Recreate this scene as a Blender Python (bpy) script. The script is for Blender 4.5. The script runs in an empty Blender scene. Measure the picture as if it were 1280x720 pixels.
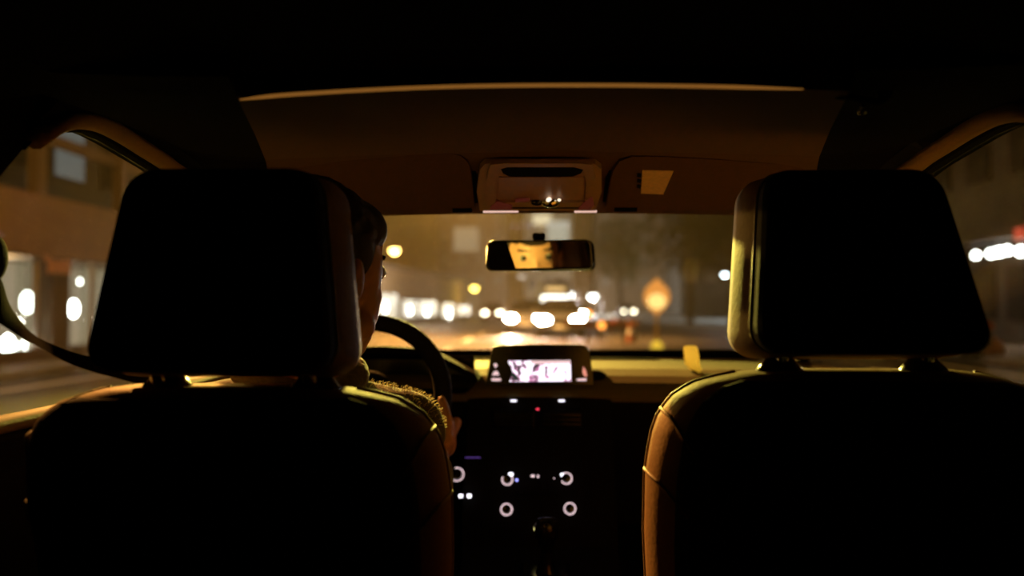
import bpy, bmesh, math, random
from mathutils import Vector, Matrix, noise
random.seed(7)
R = math.radians
scene = bpy.context.scene
COL = scene.collection

# ---------------------------------------------------------------- camera
FPX = 1000.0
CAM = Vector((0.0, 0.0, 1.10))
YAW = math.atan(0.034)          # turned a little to the left
PITCH = math.atan(0.024)        # looking a little up
cd = bpy.data.cameras.new('camera')
cam = bpy.data.objects.new('camera', cd); COL.objects.link(cam)
cam.location = CAM
cam.rotation_euler = (R(90) + PITCH, 0, YAW)
cd.sensor_width = 36; cd.lens = 36 * FPX / 1280
cd.clip_start = 0.02; cd.clip_end = 900
cd.dof.use_dof = True; cd.dof.focus_distance = 1.2; cd.dof.aperture_fstop = 2.0
scene.camera = cam
CM = cam.rotation_euler.to_matrix()
def ray(px, py):
    return (CM @ Vector(((px - 640) / FPX, (360 - py) / FPX, -1))).normalized()
def P(px, py, Y):
    d = ray(px, py); return CAM + d * ((Y - CAM.y) / d.y)
def G(px, py, z=0.0):
    d = ray(px, py); return CAM + d * ((z - CAM.z) / d.z)
def HIT(px, py, p0, n):
    d = ray(px, py); return CAM + d * ((Vector(p0) - CAM).dot(n) / d.dot(n))

# ---------------------------------------------------------------- view + world (night sky over a lit city)
scene.view_settings.view_transform = 'Standard'
scene.view_settings.look = 'None'
scene.view_settings.exposure = 0.0
scene.view_settings.gamma = 1.0
scene.view_settings.use_curve_mapping = False
scene.cycles.use_denoising = True
try:
    scene.cycles.max_bounces = 6; scene.cycles.transparent_max_bounces = 16
    scene.cycles.sample_clamp_indirect = 2.0; scene.cycles.caustics_reflective = False
except Exception: pass
w = bpy.data.worlds.new('night_sky'); scene.world = w; w.use_nodes = True
nt = w.node_tree; nt.nodes.clear()
wo = nt.nodes.new('ShaderNodeOutputWorld'); bg = nt.nodes.new('ShaderNodeBackground')
tc = nt.nodes.new('ShaderNodeTexCoord'); sx = nt.nodes.new('ShaderNodeSeparateXYZ')
rz = nt.nodes.new('ShaderNodeValToRGB'); rx = nt.nodes.new('ShaderNodeValToRGB')
mxr = nt.nodes.new('ShaderNodeMapRange'); mix = nt.nodes.new('ShaderNodeMix')
mix.data_type = 'RGBA'; mix.blend_type = 'MULTIPLY'; mix.inputs[0].default_value = 1
nt.links.new(tc.outputs['Generated'], sx.inputs[0])
nt.links.new(sx.outputs['Z'], rz.inputs[0])
e = rz.color_ramp.elements
e[0].position = 0.0; e[0].color = (0.10, 0.053, 0.017, 1)
e[1].position = 0.35; e[1].color = (0.020, 0.011, 0.004, 1)
e2 = e.new(0.10); e2.color = (0.068, 0.034, 0.010, 1)
mxr.inputs['From Min'].default_value = -0.6; mxr.inputs['From Max'].default_value = 0.6
nt.links.new(sx.outputs['X'], mxr.inputs['Value'])
nt.links.new(mxr.outputs[0], rx.inputs[0])
e = rx.color_ramp.elements
e[0].position = 0.0; e[0].color = (1.0, 0.95, 0.8, 1)
e[1].position = 1.0; e[1].color = (0.35, 0.36, 0.4, 1)
e2 = e.new(0.36); e2.color = (1.35, 1.3, 0.95, 1)
e3 = e.new(0.53); e3.color = (1.0, 1.03, 1.2, 1)
e4 = e.new(0.66); e4.color = (0.72, 0.70, 0.75, 1)
nt.links.new(rz.outputs[0], mix.inputs[6]); nt.links.new(rx.outputs[0], mix.inputs[7])
nt.links.new(mix.outputs[2], bg.inputs[0]); bg.inputs[1].default_value = 0.85
nt.links.new(bg.outputs[0], wo.inputs[0])

# lamp powers, all in one place (each lamp is made in its own builder)
AMBER = (1.0, 0.42, 0.07)
SODIUM = (1.0, 0.66, 0.10)
KEY_POWER = 60000       # hanging street lamp ahead of the car
SIDE_POWER = 230       # lamp on the left pavement
FAR_POWER = 5000
HEAD_POWER = 7000

# ---------------------------------------------------------------- materials
def mat(name, col, rough=0.6, metal=0.0, var=0.12, scale=40, bump=0.0, emit=None, estr=0.0, sheen=0.0, spec=0.5):
    m = bpy.data.materials.new(name); m.use_nodes = True
    n = m.node_tree; b = n.nodes['Principled BSDF']
    b.inputs['Roughness'].default_value = rough; b.inputs['Metallic'].default_value = metal
    b.inputs['Specular IOR Level'].default_value = spec
    t = n.nodes.new('ShaderNodeTexCoord'); nz = n.nodes.new('ShaderNodeTexNoise')
    nz.inputs['Scale'].default_value = scale; nz.inputs['Detail'].default_value = 4
    cr = n.nodes.new('ShaderNodeValToRGB')
    a = tuple(max(0, c * (1 - var)) for c in col); c2 = tuple(min(1, c * (1 + var)) for c in col)
    cr.color_ramp.elements[0].color = (*a, 1); cr.color_ramp.elements[1].color = (*c2, 1)
    cr.color_ramp.elements[0].position = .3; cr.color_ramp.elements[1].position = .7
    n.links.new(t.outputs['Object'], nz.inputs['Vector']); n.links.new(nz.outputs[0], cr.inputs[0])
    n.links.new(cr.outputs[0], b.inputs['Base Color'])
    if bump:
        bp = n.nodes.new('ShaderNodeBump'); bp.inputs['Strength'].default_value = bump; bp.inputs['Distance'].default_value = .002
        n.links.new(nz.outputs[0], bp.inputs['Height']); n.links.new(bp.outputs[0], b.inputs['Normal'])
    if sheen: b.inputs['Sheen Weight'].default_value = sheen
    if emit:
        b.inputs['Emission Color'].default_value = (*emit, 1); b.inputs['Emission Strength'].default_value = estr
        m.cycles.emission_sampling = 'NONE'
    return m
def glow(name, col, s, sample=False):
    m = mat(name, (0.02, 0.02, 0.02), .4, emit=col, estr=s)
    if sample: m.cycles.emission_sampling = 'AUTO'
    return m
def glass_mat(name, tint=(0.93, 0.95, 0.93), ior=1.35):
    m = bpy.data.materials.new(name); m.use_nodes = True
    n = m.node_tree; n.nodes.clear()
    o = n.nodes.new('ShaderNodeOutputMaterial'); t = n.nodes.new('ShaderNodeBsdfTransparent')
    g = n.nodes.new('ShaderNodeBsdfGlossy'); mx = n.nodes.new('ShaderNodeMixShader'); f = n.nodes.new('ShaderNodeMath')
    lw = n.nodes.new('ShaderNodeLayerWeight'); pw = n.nodes.new('ShaderNodeMath'); lw.inputs[0].default_value = .5
    pw.operation = 'POWER'; pw.inputs[1].default_value = 5; n.links.new(lw.outputs['Facing'], pw.inputs[0])
    f.operation = 'MULTIPLY_ADD'; f.inputs[1].default_value = .5; f.inputs[2].default_value = .015; n.links.new(pw.outputs[0], f.inputs[0])
    t.inputs[0].default_value = (*tint, 1); g.inputs['Roughness'].default_value = .02
    g.inputs[0].default_value = (.5, .5, .5, 1)
    n.links.new(f.outputs[0], mx.inputs[0]); n.links.new(t.outputs[0], mx.inputs[1]); n.links.new(g.outputs[0], mx.inputs[2])
    n.links.new(mx.outputs[0], o.inputs[0]); return m

def translucent(name, col):
    m = mat(name, col, .5); n = m.node_tree; b = n.nodes['Principled BSDF']; o = n.nodes['Material Output']
    t = n.nodes.new('ShaderNodeBsdfTranslucent'); t.inputs[0].default_value = (*col, 1); x = n.nodes.new('ShaderNodeMixShader'); x.inputs[0].default_value = .6
    n.links.new(b.outputs[0], x.inputs[1]); n.links.new(t.outputs[0], x.inputs[2]); n.links.new(x.outputs[0], o.inputs[0]); return m
M = dict(
 headliner=mat('headliner_cloth', (.125, .070, .042), .95, var=.06, scale=300, bump=.15),
 shade=mat('sunshade_and_side_shade', (.006, .005, .005), 1, scale=200, spec=.05),
 visor=mat('visor_vinyl', (.12, .066, .042), .85, spec=.2, var=.05, scale=120),
 console=mat('overhead_plastic', (.44, .29, .23), .4, var=.04, scale=90),
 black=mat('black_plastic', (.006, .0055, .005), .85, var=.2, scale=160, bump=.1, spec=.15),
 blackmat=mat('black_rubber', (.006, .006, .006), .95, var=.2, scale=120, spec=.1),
 gloss=mat('gloss_black', (.008, .008, .009), .18, scale=50),
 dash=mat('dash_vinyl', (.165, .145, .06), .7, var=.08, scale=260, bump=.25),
 leather=mat('seat_leather', (.30, .18, .07), .7, spec=.3, var=.10, scale=170, bump=.35),
 thread=mat('seat_piping', (.34, .25, .15), .55, scale=200),
 backpanel=mat('seat_back_plastic', (.008, .008, .008), .85, spec=.15, scale=90, bump=.1),
 chrome=mat('chrome', (.72, .72, .72), .12, 1.0, var=.03),
 wheel=mat('wheel_leather', (.008, .0075, .007), .7, scale=190, bump=.3, spec=.25),
 trim=mat('pillar_trim', (.36, .24, .11), .8, var=.06, scale=160),
 carpet=mat('floor_carpet', (.02, .02, .02), 1, scale=300, bump=.5),
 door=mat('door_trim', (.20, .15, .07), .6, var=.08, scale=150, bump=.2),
 paint=mat('car_paint_dark', (.02, .02, .025), .25, .3, scale=6),
 skin=mat('skin', (.62, .33, .20), .5, var=.10, scale=45, bump=.1),
 hair=mat('dark_hair', (.022, .014, .010), .6, var=.3, scale=90, bump=.6),
 jacket=mat('jacket_wool', (.06, .05, .022), .95, var=.25, scale=160, bump=.8, sheen=.4),
 fur=mat('fur_strands', (.75, .65, .25), .8, var=.2, scale=120, sheen=.5),
 trousers=mat('trousers_denim', (.02, .025, .04), .9, scale=200),
 belt=mat('belt_webbing', (.004, .004, .004), .95, scale=500, bump=.1, spec=.05),
 card=translucent('card_plastic', (.80, .74, .48)),
 card_old=mat('card_paper', (.85, .62, .25), .7, var=.1, scale=60),
 asphalt=mat('asphalt', (.17, .15, .13), .62, var=.3, scale=1.3, bump=.3),
 pave=mat('pavement_slabs', (.30, .27, .23), .8, var=.2, scale=2.2, bump=.2),
 paintline=mat('road_marking', (.75, .72, .65), .6, scale=8),
 wallwarm=mat('render_warm', (.20, .14, .09), .9, var=.15, scale=1.5),
 walldark=mat('render_dark', (.06, .055, .05), .9, var=.2, scale=1.5),
 wallpale=mat('stone_pale', (.50, .44, .36), .85, var=.15, scale=1.0),
 fascia=mat('fascia_board', (.27, .15, .045), .7, var=.08, scale=2.0),
 pole=mat('lamp_post_steel', (.05, .05, .05), .5, .6, scale=12),
 bark=mat('bark', (.08, .055, .035), .95, var=.3, scale=9, bump=.6),
 leaf=mat('leaf', (.09, .10, .03), .7, var=.35, scale=3),
 tyre=mat('tyre_rubber', (.015, .015, .015), .9, scale=60),
 rim=mat('alloy', (.4, .4, .4), .3, 1.0),
 plate=mat('plate_white', (.7, .7, .7), .5),
 glass=glass_mat('window_glass'),
 shopglass=glass_mat('shop_glass', (.9, .92, .9)),
 mirror=mat('mirror_silver', (.92, .92, .92), .015, 1.0, var=0),
 cloth=mat('poster_card', (.75, .38, .26), .8, var=.12, scale=3),
 cone=mat('cone_plastic', (.30, .09, .04), .6),
 white=mat('white_stripe', (.75, .75, .75), .6),
 redp=mat('red_stripe', (.35, .04, .02), .5),
 stone=mat('bollard_stone', (.50, .26, .18), .85, scale=8),
 g_white=glow('headlight_glow', (1.0, .90, .80), 120),
 g_white2=glow('far_headlight_glow', (1.0, .86, .62), 14),
 g_led=glow('white_lamp_glow', (1.0, .98, .95), 13),
 g_blue=glow('cool_lamp_glow', (.75, .88, 1.0), 12),
 g_amber=glow('sodium_glow', (1.0, .60, .16), 22),
 g_yellow=glow('yellow_lamp_glow', (1.0, .70, .12), 14),
 g_dim=glow('dim_lamp_glow', (1.0, .62, .25), 1.6),
 g_dimw=glow('dim_pale_glow', (1.0, .85, .7), .9),
 g_shop=glow('shop_window_glow', (1.0, .88, .70), .95),
 g_shopdim=glow('shop_back_glow', (1.0, .78, .50), .28),
 g_win=glow('lit_window_glow', (1.0, .76, .45), .28),
 g_winc=glow('cool_window_glow', (.72, .85, .85), .12),
 g_tower=glow('tower_window_glow', (1.0, .88, .62), .42),
 g_red=glow('red_glow', (1.0, .10, .05), 2.2),
 g_orange=glow('orange_glow', (1.0, .30, .05), 4.5),
 g_sign=glow('sign_lens_glow', (1.0, .36, .07), 1.0),
 g_signc=glow('sign_lamp_glow', (1.0, .62, .20), 1.8),
 i_white=glow('dash_light_white', (.92, .88, 1.0), 2.2),
 i_pink=glow('dash_light_pink', (1.0, .66, .66), 1.0),
 i_purple=glow('dash_light_purple', (.22, .10, .55), .35),
 i_blue=glow('dash_light_blue', (.35, .35, 1.0), 2.0),
 i_red=glow('dash_light_red', (1.0, .05, .10), 1.6),
 i_yellow=glow('dash_light_yellow', (1.0, .85, .30), 2.0),
 bead=glow('bead_lit_rim_glow', (1.0, .40, .07), .20),
 i_dome=glow('dome_glow', (1.0, .80, .58), 1.6),
 i_ambient=glow('ambient_glow', (1.0, .62, .50), .9),
 i_redsoft=glow('ambient_red_glow', (1.0, .12, .06), .05),
)

# ---------------------------------------------------------------- object helpers
def link(name, me, m, parent=None, smooth=True):
    o = bpy.data.objects.new(name, me); COL.objects.link(o)
    if m is not None: me.materials.append(m)
    if smooth:
        for p in me.polygons: p.use_smooth = True
    if parent is not None: o.parent = parent
    return o
def obj(name, bm, m, parent=None, smooth=False, world=False):
    """bm in world coordinates when world=True and the parent is an Empty at a location"""
    me = bpy.data.meshes.new(name)
    bmesh.ops.recalc_face_normals(bm, faces=bm.faces)
    if world and parent is not None:
        mw = Matrix.Identity(4); q = parent; chain = []
        while q is not None: chain.append(q); q = q.parent
        for q in reversed(chain): mw = mw @ q.matrix_basis
        bm.transform(mw.inverted())
    bm.to_mesh(me); bm.free()
    o = link(name, me, m, parent, smooth)
    if smooth == 'auto':
        for p in me.polygons: p.use_smooth = True
    return o
def tag(o, label, cat, group=None, kind=None):
    o['label'] = label; o['category'] = cat
    if group: o['group'] = group
    if kind: o['kind'] = kind
    return o
def thing(name, label, cat, loc=(0, 0, 0), rotz=0, group=None):
    o = bpy.data.objects.new(name, None); COL.objects.link(o)
    o.empty_display_size = .1
    o.location = loc; o.rotation_euler = (0, 0, rotz)
    return tag(o, label, cat, group)
def struct(o):
    o['kind'] = 'structure'; return o
KIDS = {}
def copy_tree(o, parent=None):
    c = o.copy(); COL.objects.link(c)
    if parent is not None: c.parent = parent
    for ch in [x for x in COL.objects if x.parent == o]: copy_tree(ch, c)
    return c

def B(): return bmesh.new()
def box(bm, c, s, rot=None, bevel=0.0, seg=2):
    r = bmesh.ops.create_cube(bm, size=1.0); vs = r['verts']
    bmesh.ops.scale(bm, vec=Vector(s), verts=vs)
    if bevel:
        es = list({e for v in vs for e in v.link_edges})
        rr = bmesh.ops.bevel(bm, geom=es, offset=bevel, segments=seg, affect='EDGES', profile=.5)
        vs = list({v for f in rr['faces'] for v in f.verts} | {v for v in vs if v.is_valid})
    if rot is not None: bmesh.ops.rotate(bm, cent=(0, 0, 0), matrix=rot, verts=vs)
    bmesh.ops.translate(bm, vec=Vector(c), verts=vs)
    return vs
def ball(bm, c, r, u=20, v=12, rot=None):
    r = (r, r, r) if not hasattr(r, '__len__') else r
    c = Vector(c); rot = rot if rot is not None else Matrix.Identity(3)
    f = lambda x, y, z: bm.verts.new(c + rot @ Vector((x * r[0], y * r[1], z * r[2])))
    top = f(0, 0, 1); bot = f(0, 0, -1); rows = []
    for j in range(1, v):
        a = math.pi * j / v
        rows.append([f(math.sin(a) * math.cos(k * 2 * math.pi / u), math.sin(a) * math.sin(k * 2 * math.pi / u), math.cos(a)) for k in range(u)])
    for k in range(u):
        l = (k + 1) % u
        bm.faces.new((top, rows[0][k], rows[0][l])); bm.faces.new((bot, rows[-1][l], rows[-1][k]))
        for x, y in zip(rows, rows[1:]): bm.faces.new((x[k], y[k], y[l], x[l]))
def cyl(bm, p0, p1, r0, r1=None, seg=20, caps=True):
    p0 = Vector(p0); p1 = Vector(p1); d = p1 - p0
    r1 = r0 if r1 is None else r1
    q = d.to_track_quat('Z', 'Y').to_matrix()
    s = bmesh.ops.create_cone(bm, cap_ends=caps, segments=seg, radius1=r0, radius2=r1, depth=d.length)['verts']
    bmesh.ops.rotate(bm, cent=(0, 0, 0), matrix=q, verts=s)
    bmesh.ops.translate(bm, vec=(p0 + p1) / 2, verts=s)
def capsule(bm, p0, p1, r0, r1):
    cyl(bm, p0, p1, r0, r1, 16); ball(bm, p0, r0, 16, 10); ball(bm, p1, r1, 16, 10)
def loft(bm, loops, cap=True, closed=True):
    rows = [[bm.verts.new(p) for p in lp] for lp in loops]
    n = len(rows[0])
    for a, b in zip(rows, rows[1:]):
        for i in range(n if closed else n - 1):
            j = (i + 1) % n
            bm.faces.new((a[i], a[j], b[j], b[i]))
    if cap and closed:
        bm.faces.new(rows[0][::-1]); bm.faces.new(rows[-1])
    return rows
def tube(bm, pts, r, seg=8, closed=False):
    pts = [Vector(p) for p in pts]; n = len(pts); loops = []
    up = Vector((0, 0, 1))
    for i, p in enumerate(pts):
        a = pts[(i - 1) % n] if (closed or i > 0) else p
        b = pts[(i + 1) % n] if (closed or i < n - 1) else p
        t = (b - a).normalized()
        u = t.cross(up)
        if u.length < .05: u = t.cross(Vector((1, 0, 0)))
        u.normalize(); v = u.cross(t)
        rr = r[i] if hasattr(r, '__len__') else r
        loops.append([p + u * math.cos(k * 2 * math.pi / seg) * rr + v * math.sin(k * 2 * math.pi / seg) * rr for k in range(seg)])
    if closed:
        rows = [[bm.verts.new(p) for p in lp] for lp in loops]
        for i in range(n):
            a = rows[i]; b = rows[(i + 1) % n]
            for k in range(seg):
                bm.faces.new((a[k], a[(k + 1) % seg], b[(k + 1) % seg], b[k]))
    else: loft(bm, loops)
def prism(bm, pts, d):
    """polygon pts (3D) extruded by vector d"""
    d = Vector(d); a = [bm.verts.new(p) for p in pts]; b = [bm.verts.new(Vector(p) + d) for p in pts]
    n = len(a)
    bm.faces.new(a[::-1]); bm.faces.new(b)
    for i in range(n): bm.faces.new((a[i], a[(i + 1) % n], b[(i + 1) % n], b[i]))
def lathe(bm, c, prof, axis=(0, 0, 1), seg=24):
    c = Vector(c); q = Vector(axis).to_track_quat('Z', 'Y').to_matrix(); loops = []
    for r, h in prof:
        loops.append([c + q @ Vector((r * math.cos(k * 2 * math.pi / seg), r * math.sin(k * 2 * math.pi / seg), h)) for k in range(seg)])
    loft(bm, loops)
def rrect(hw0, hw1, z0, z1, r, n=6):
    """rounded trapezoid outline in (x,z): half width hw0 at z0, hw1 at z1"""
    cs = [(hw0, z0), (hw1, z1), (-hw1, z1), (-hw0, z0)]; out = []
    for i in range(4):
        p = Vector(cs[i]); a = Vector(cs[i - 1]); b = Vector(cs[(i + 1) % 4])
        da = (a - p).normalized() * r; db = (b - p).normalized() * r
        for k in range(n + 1):
            t = k / n
            out.append((p + da) * (1 - t) ** 2 + p * 2 * t * (1 - t) + (p + db) * t * t)
    return out
def sm(t): return t * t * (3 - 2 * t)
def lerp_tab(tab, x):
    if x <= tab[0][0]: return tab[0][1]
    for (a, b), (c, d) in zip(tab, tab[1:]):
        if x <= c: return b + (d - b) * (x - a) / (c - a)
    return tab[-1][1]
def catmull(pts, n=8):
    pts = [Vector(p) for p in pts]; out = []
    for i in range(len(pts) - 1):
        p0 = pts[max(0, i - 1)]; p1 = pts[i]; p2 = pts[i + 1]; p3 = pts[min(len(pts) - 1, i + 2)]
        for k in range(n):
            t = k / n
            out.append(.5 * ((2 * p1) + (p2 - p0) * t + (2 * p0 - 5 * p1 + 4 * p2 - p3) * t * t + (3 * p1 - p0 - 3 * p2 + p3) * t ** 3))
    out.append(pts[-1]); return out

# ================================================================ CAR CABIN (the room)
FLOOR = 0.28
HW = 0.72
def side_x(z):            # inner side surface of doors: leans in above the sill
    return HW if z <= .945 else HW - .25 * (z - .945)
# floor
bm = B(); box(bm, (0, .95, FLOOR - .02), (1.44, 2.9, .04), bevel=.01)
struct(obj('floor', bm, M['carpet']))
# unseen rear wall, built without a window to keep the seat backs dark
bm = B(); box(bm, (0, -.52, .82), (1.5, .04, 1.12), bevel=.01)
struct(obj('wall_back', bm, M['black']))
# firewall in front
bm = B(); box(bm, (0, 2.42, .61), (1.5, .04, .64), bevel=.01)
struct(obj('wall_front', bm, M['black']))
# headliner
def edge_x(y): return .335 + .27 * (y - .87)
def roof_z(x, y):
    z = lerp_tab([(.87, 1.343), (1.10, 1.352), (1.30, 1.352), (1.42, 1.328), (1.52, 1.289), (1.54, 1.281)], y)
    return z - .010 * min(1.0, abs(x / edge_x(y))) ** 2
bm = B(); loops = []
for i in range(25):
    u = -1 + 2 * i / 24
    ys = [.87 + .67 * k / 30 for k in range(31)]
    loops.append([(u * edge_x(y), y, roof_z(u * edge_x(y), y)) for y in ys] + [(u * edge_x(y), y, roof_z(u * edge_x(y), y) + .03) for y in reversed(ys)])
loft(bm, loops)
struct(obj('ceiling', bm, M['headliner'], smooth=False))
# near-black side strips: shade at the headliner edges painted as dark colour
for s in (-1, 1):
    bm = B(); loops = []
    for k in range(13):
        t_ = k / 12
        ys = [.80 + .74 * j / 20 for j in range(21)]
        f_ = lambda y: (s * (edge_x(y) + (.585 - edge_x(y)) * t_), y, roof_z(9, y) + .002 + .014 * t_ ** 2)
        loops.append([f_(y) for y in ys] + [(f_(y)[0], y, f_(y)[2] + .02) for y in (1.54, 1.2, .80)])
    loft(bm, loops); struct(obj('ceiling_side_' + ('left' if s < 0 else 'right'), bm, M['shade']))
# sunshade recess behind it, darker and a little higher
bm = B()
loft(bm, [[(x, .87, 1.362 - .03 * abs(x / .6) ** 3), (x, -.5, 1.335 - .03 * abs(x / .6) ** 3), (x, -.5, 1.40), (x, .87, 1.40)] for x in [-.62 + 1.24 * i / 16 for i in range(17)]])
struct(obj('ceiling_sunshade', bm, M['shade']))
# bead on the sunroof opening's front edge, its lit rim made as self-glow
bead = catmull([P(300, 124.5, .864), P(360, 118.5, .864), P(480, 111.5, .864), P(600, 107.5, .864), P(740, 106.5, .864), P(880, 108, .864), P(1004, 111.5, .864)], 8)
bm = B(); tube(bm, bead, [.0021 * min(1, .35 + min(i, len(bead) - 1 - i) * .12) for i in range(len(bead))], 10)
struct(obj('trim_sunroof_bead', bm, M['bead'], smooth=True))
bm = B(); prism(bm, [(p.x, p.y + .002, p.z + .001) for p in bead] + [(p.x, p.y + .002, 1.385) for p in reversed(bead)], (0, .006, 0))
struct(obj('trim_sunroof_edge', bm, M['blackmat']))

# side walls: door lower panel, sill, upper frame with the window opening
def rail_pts(s):
    """lower edge of the window frame from the B pillar up along the roof rail to the A pillar foot"""
    base = [(.885, .945), (.885, 1.02), (.890, 1.12), (.905, 1.19), (.925, 1.25), (.955, 1.293), (1.00, 1.325), (1.06, 1.339), (1.12, 1.338), (1.20, 1.330), (1.30, 1.318), (1.42, 1.290), (1.60, 1.225), (1.90, 1.098), (2.20, .965), (2.24, .945)]
    return [(s * side_x(z), y, z) for y, z in base]
for s, nm in ((-1, 'left'), (1, 'right')):
    bm = B()
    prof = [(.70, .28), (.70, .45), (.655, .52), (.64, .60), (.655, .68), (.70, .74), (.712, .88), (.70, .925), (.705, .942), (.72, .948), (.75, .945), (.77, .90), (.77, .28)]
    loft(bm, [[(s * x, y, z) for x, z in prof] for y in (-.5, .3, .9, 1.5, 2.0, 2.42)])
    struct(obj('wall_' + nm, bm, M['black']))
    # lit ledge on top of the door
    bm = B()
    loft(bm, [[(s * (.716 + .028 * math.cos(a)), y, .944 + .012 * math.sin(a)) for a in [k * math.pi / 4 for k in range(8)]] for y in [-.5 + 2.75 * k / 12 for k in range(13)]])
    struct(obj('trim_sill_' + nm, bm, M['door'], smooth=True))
    # solid black frame: rear quarter (window left out to keep it dark), B pillar, thin roof rail, A pillar
    lower = rail_pts(s)
    def up(p, d): return (s * (side_x(p[2] + d)), p[1], p[2] + d)
    outer = []
    for (x, y, z) in lower:
        outer.append((x, y, z))
    upper = [(s * .60, 2.30, .965), (s * .59, 1.92, 1.12), (s * .585, 1.62, 1.245), (s * .58, 1.44, 1.305), (s * .60, 1.30, 1.335), (s * .605, 1.15, 1.356), (s * .605, 1.0, 1.365), (s * .605, .8, 1.38), (s * .605, -.5, 1.38), (s * .72, -.5, .945)]
    bm = B()
    # rear quarter plus B pillar as strips
    lo = [q for q in lower if q[1] <= 1.07]
    rows = [[(q[0], q[1], q[2]), (s * side_x(q[2]), -.5, q[2])] for q in lo]
    th = s * .03
    loft(bm, [[a, b, (b[0] + th, b[1], b[2]), (a[0] + th, a[1], a[2])] for a, b in rows])
    # top strip joining it to the roof
    loft(bm, [[(s * side_x(1.339), y, 1.337), (s * .60, y, 1.385), (s * .66, y, 1.385), (s * (side_x(1.339) + .03), y, 1.337)] for y in (-.5, 1.06)])
    struct(obj('wall_pillar_' + nm, bm, M['blackmat']))
    # slim black window seal from B pillar to the A pillar foot
    bm = B()
    fr = catmull([q for q in lower if q[1] >= .955], 4)
    loops = []
    for q in fr:
        loops.append([(q.x - s * .004, q.y, q.z), (q.x - s * .012, q.y, q.z + .010), (q.x + s * .02, q.y, q.z + .016), (q.x + s * .02, q.y, q.z)])
    loft(bm, loops)
    struct(obj('trim_window_seal_' + nm, bm, M['blackmat']))
    # closing strip between the rail and the roof
    bm = B(); loops = []
    for q in [q for q in fr if q.y <= 1.60]:
        zt = max(q.z + .035, roof_z(9, min(q.y, 1.54)) + .03)
        loops.append([(q.x + s * .004, q.y, q.z + .010), (s * .575, q.y, zt), (s * .60, q.y, zt + .01), (q.x + s * .02, q.y, q.z + .012)])
    loft(bm, loops); struct(obj('trim_roof_edge_' + nm, bm, M['blackmat']))
    # padded cloth-covered roof rail and A pillar trim
    bm = B(); loops = []
    for q in fr:
        a = max(0.0, min(1.0, (q.y - 1.3) / .5))
        c = Vector((q.x - s * (.018 + .026 * a), q.y, q.z + .013 + .010 * a)); rr = .013 + .014 * a
        loops.append([c + Vector((rr * 1.2 * math.cos(k * math.pi / 5), 0, rr * math.sin(k * math.pi / 5))) for k in range(10)])
    loft(bm, loops)
    struct(obj('trim_roof_rail_' + nm, bm, M['trim'], smooth=True))
    # the side glass
    bm = B()
    gl = [Vector(q) for q in lower]
    prism(bm, [(v.x + s * .008, v.y, v.z) for v in gl], (s * .004, 0, 0))
    struct(obj('window_' + ('2' if s < 0 else '3'), bm, M['glass']))

# windscreen: curved pane from header to cowl
bm = B(); loops = []
NW = 16
def ws(u, v, off=0):     # u -1..1 across, v 0 header .. 1 cowl
    hw = .585 + .045 * v; x = u * hw
    y = 1.535 + (2.37 - 1.535) * v - .10 * u * u; z = 1.287 + (.950 - 1.287) * v + .012 * math.sin(math.pi * v) - .0 * u
    return Vector((x, y + off, z + off * .6))
for off in (0, .005):
    pass
g0 = [[ws(-1 + 2 * i / NW, j / 8) for i in range(NW + 1)] for j in range(9)]
vs = [[bm.verts.new(p) for p in r] for r in g0]
vb = [[bm.verts.new(p + Vector((0, .003, .004))) for p in r] for r in g0]
for j in range(8):
    for i in range(NW):
        bm.faces.new((vs[j][i], vs[j][i + 1], vs[j + 1][i + 1], vs[j + 1][i]))
        bm.faces.new((vb[j][i + 1], vb[j][i], vb[j + 1][i], vb[j + 1][i + 1]))
struct(obj('window_1', bm, M['glass'], smooth=True))
# black ceramic band at the foot of the windscreen, and the cowl
bm = B()
loft(bm, [[P(px, 442.5, 2.36 - .1 * ((px - 674) / 270) ** 2), P(px, 437, 2.37 - .1 * ((px - 674) / 270) ** 2), P(px, 437, 2.40 - .1 * ((px - 674) / 270) ** 2), P(px, 450, 2.42 - .1 * ((px - 674) / 270) ** 2)] for px in range(400, 951, 25)])
struct(obj('trim_windscreen_foot', bm, M['blackmat']))
# outside bonnet of the car
bm = B()
loft(bm, [[(x, 2.44, .935), (x, 2.8, .93 - .02 * abs(x)), (x, 3.3, .84 - .03 * abs(x)), (x, 3.42, .72), (x, 3.3, .60), (x, 2.44, .55)] for x in [-.85 + 1.7 * k / 10 for k in range(11)]])
struct(obj('trim_bonnet', bm, M['paint'], smooth=True))

# ================================================================ DASHBOARD
dash = thing('dashboard', 'long dashboard under the windscreen, its top lit yellow-green', 'dashboard', (0, 2.1, FLOOR))
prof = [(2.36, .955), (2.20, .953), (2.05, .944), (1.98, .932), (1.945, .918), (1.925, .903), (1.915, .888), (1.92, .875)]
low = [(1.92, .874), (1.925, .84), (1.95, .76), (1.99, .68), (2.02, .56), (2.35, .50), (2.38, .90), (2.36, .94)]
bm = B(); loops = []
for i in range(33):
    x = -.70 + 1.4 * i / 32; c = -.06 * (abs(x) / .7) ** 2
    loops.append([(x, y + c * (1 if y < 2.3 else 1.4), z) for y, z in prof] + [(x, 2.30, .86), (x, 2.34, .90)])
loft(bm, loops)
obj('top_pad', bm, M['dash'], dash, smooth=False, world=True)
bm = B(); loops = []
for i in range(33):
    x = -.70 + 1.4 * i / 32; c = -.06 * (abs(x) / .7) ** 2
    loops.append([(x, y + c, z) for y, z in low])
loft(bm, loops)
obj('lower_panel', bm, M['black'], dash, world=True)
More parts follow.
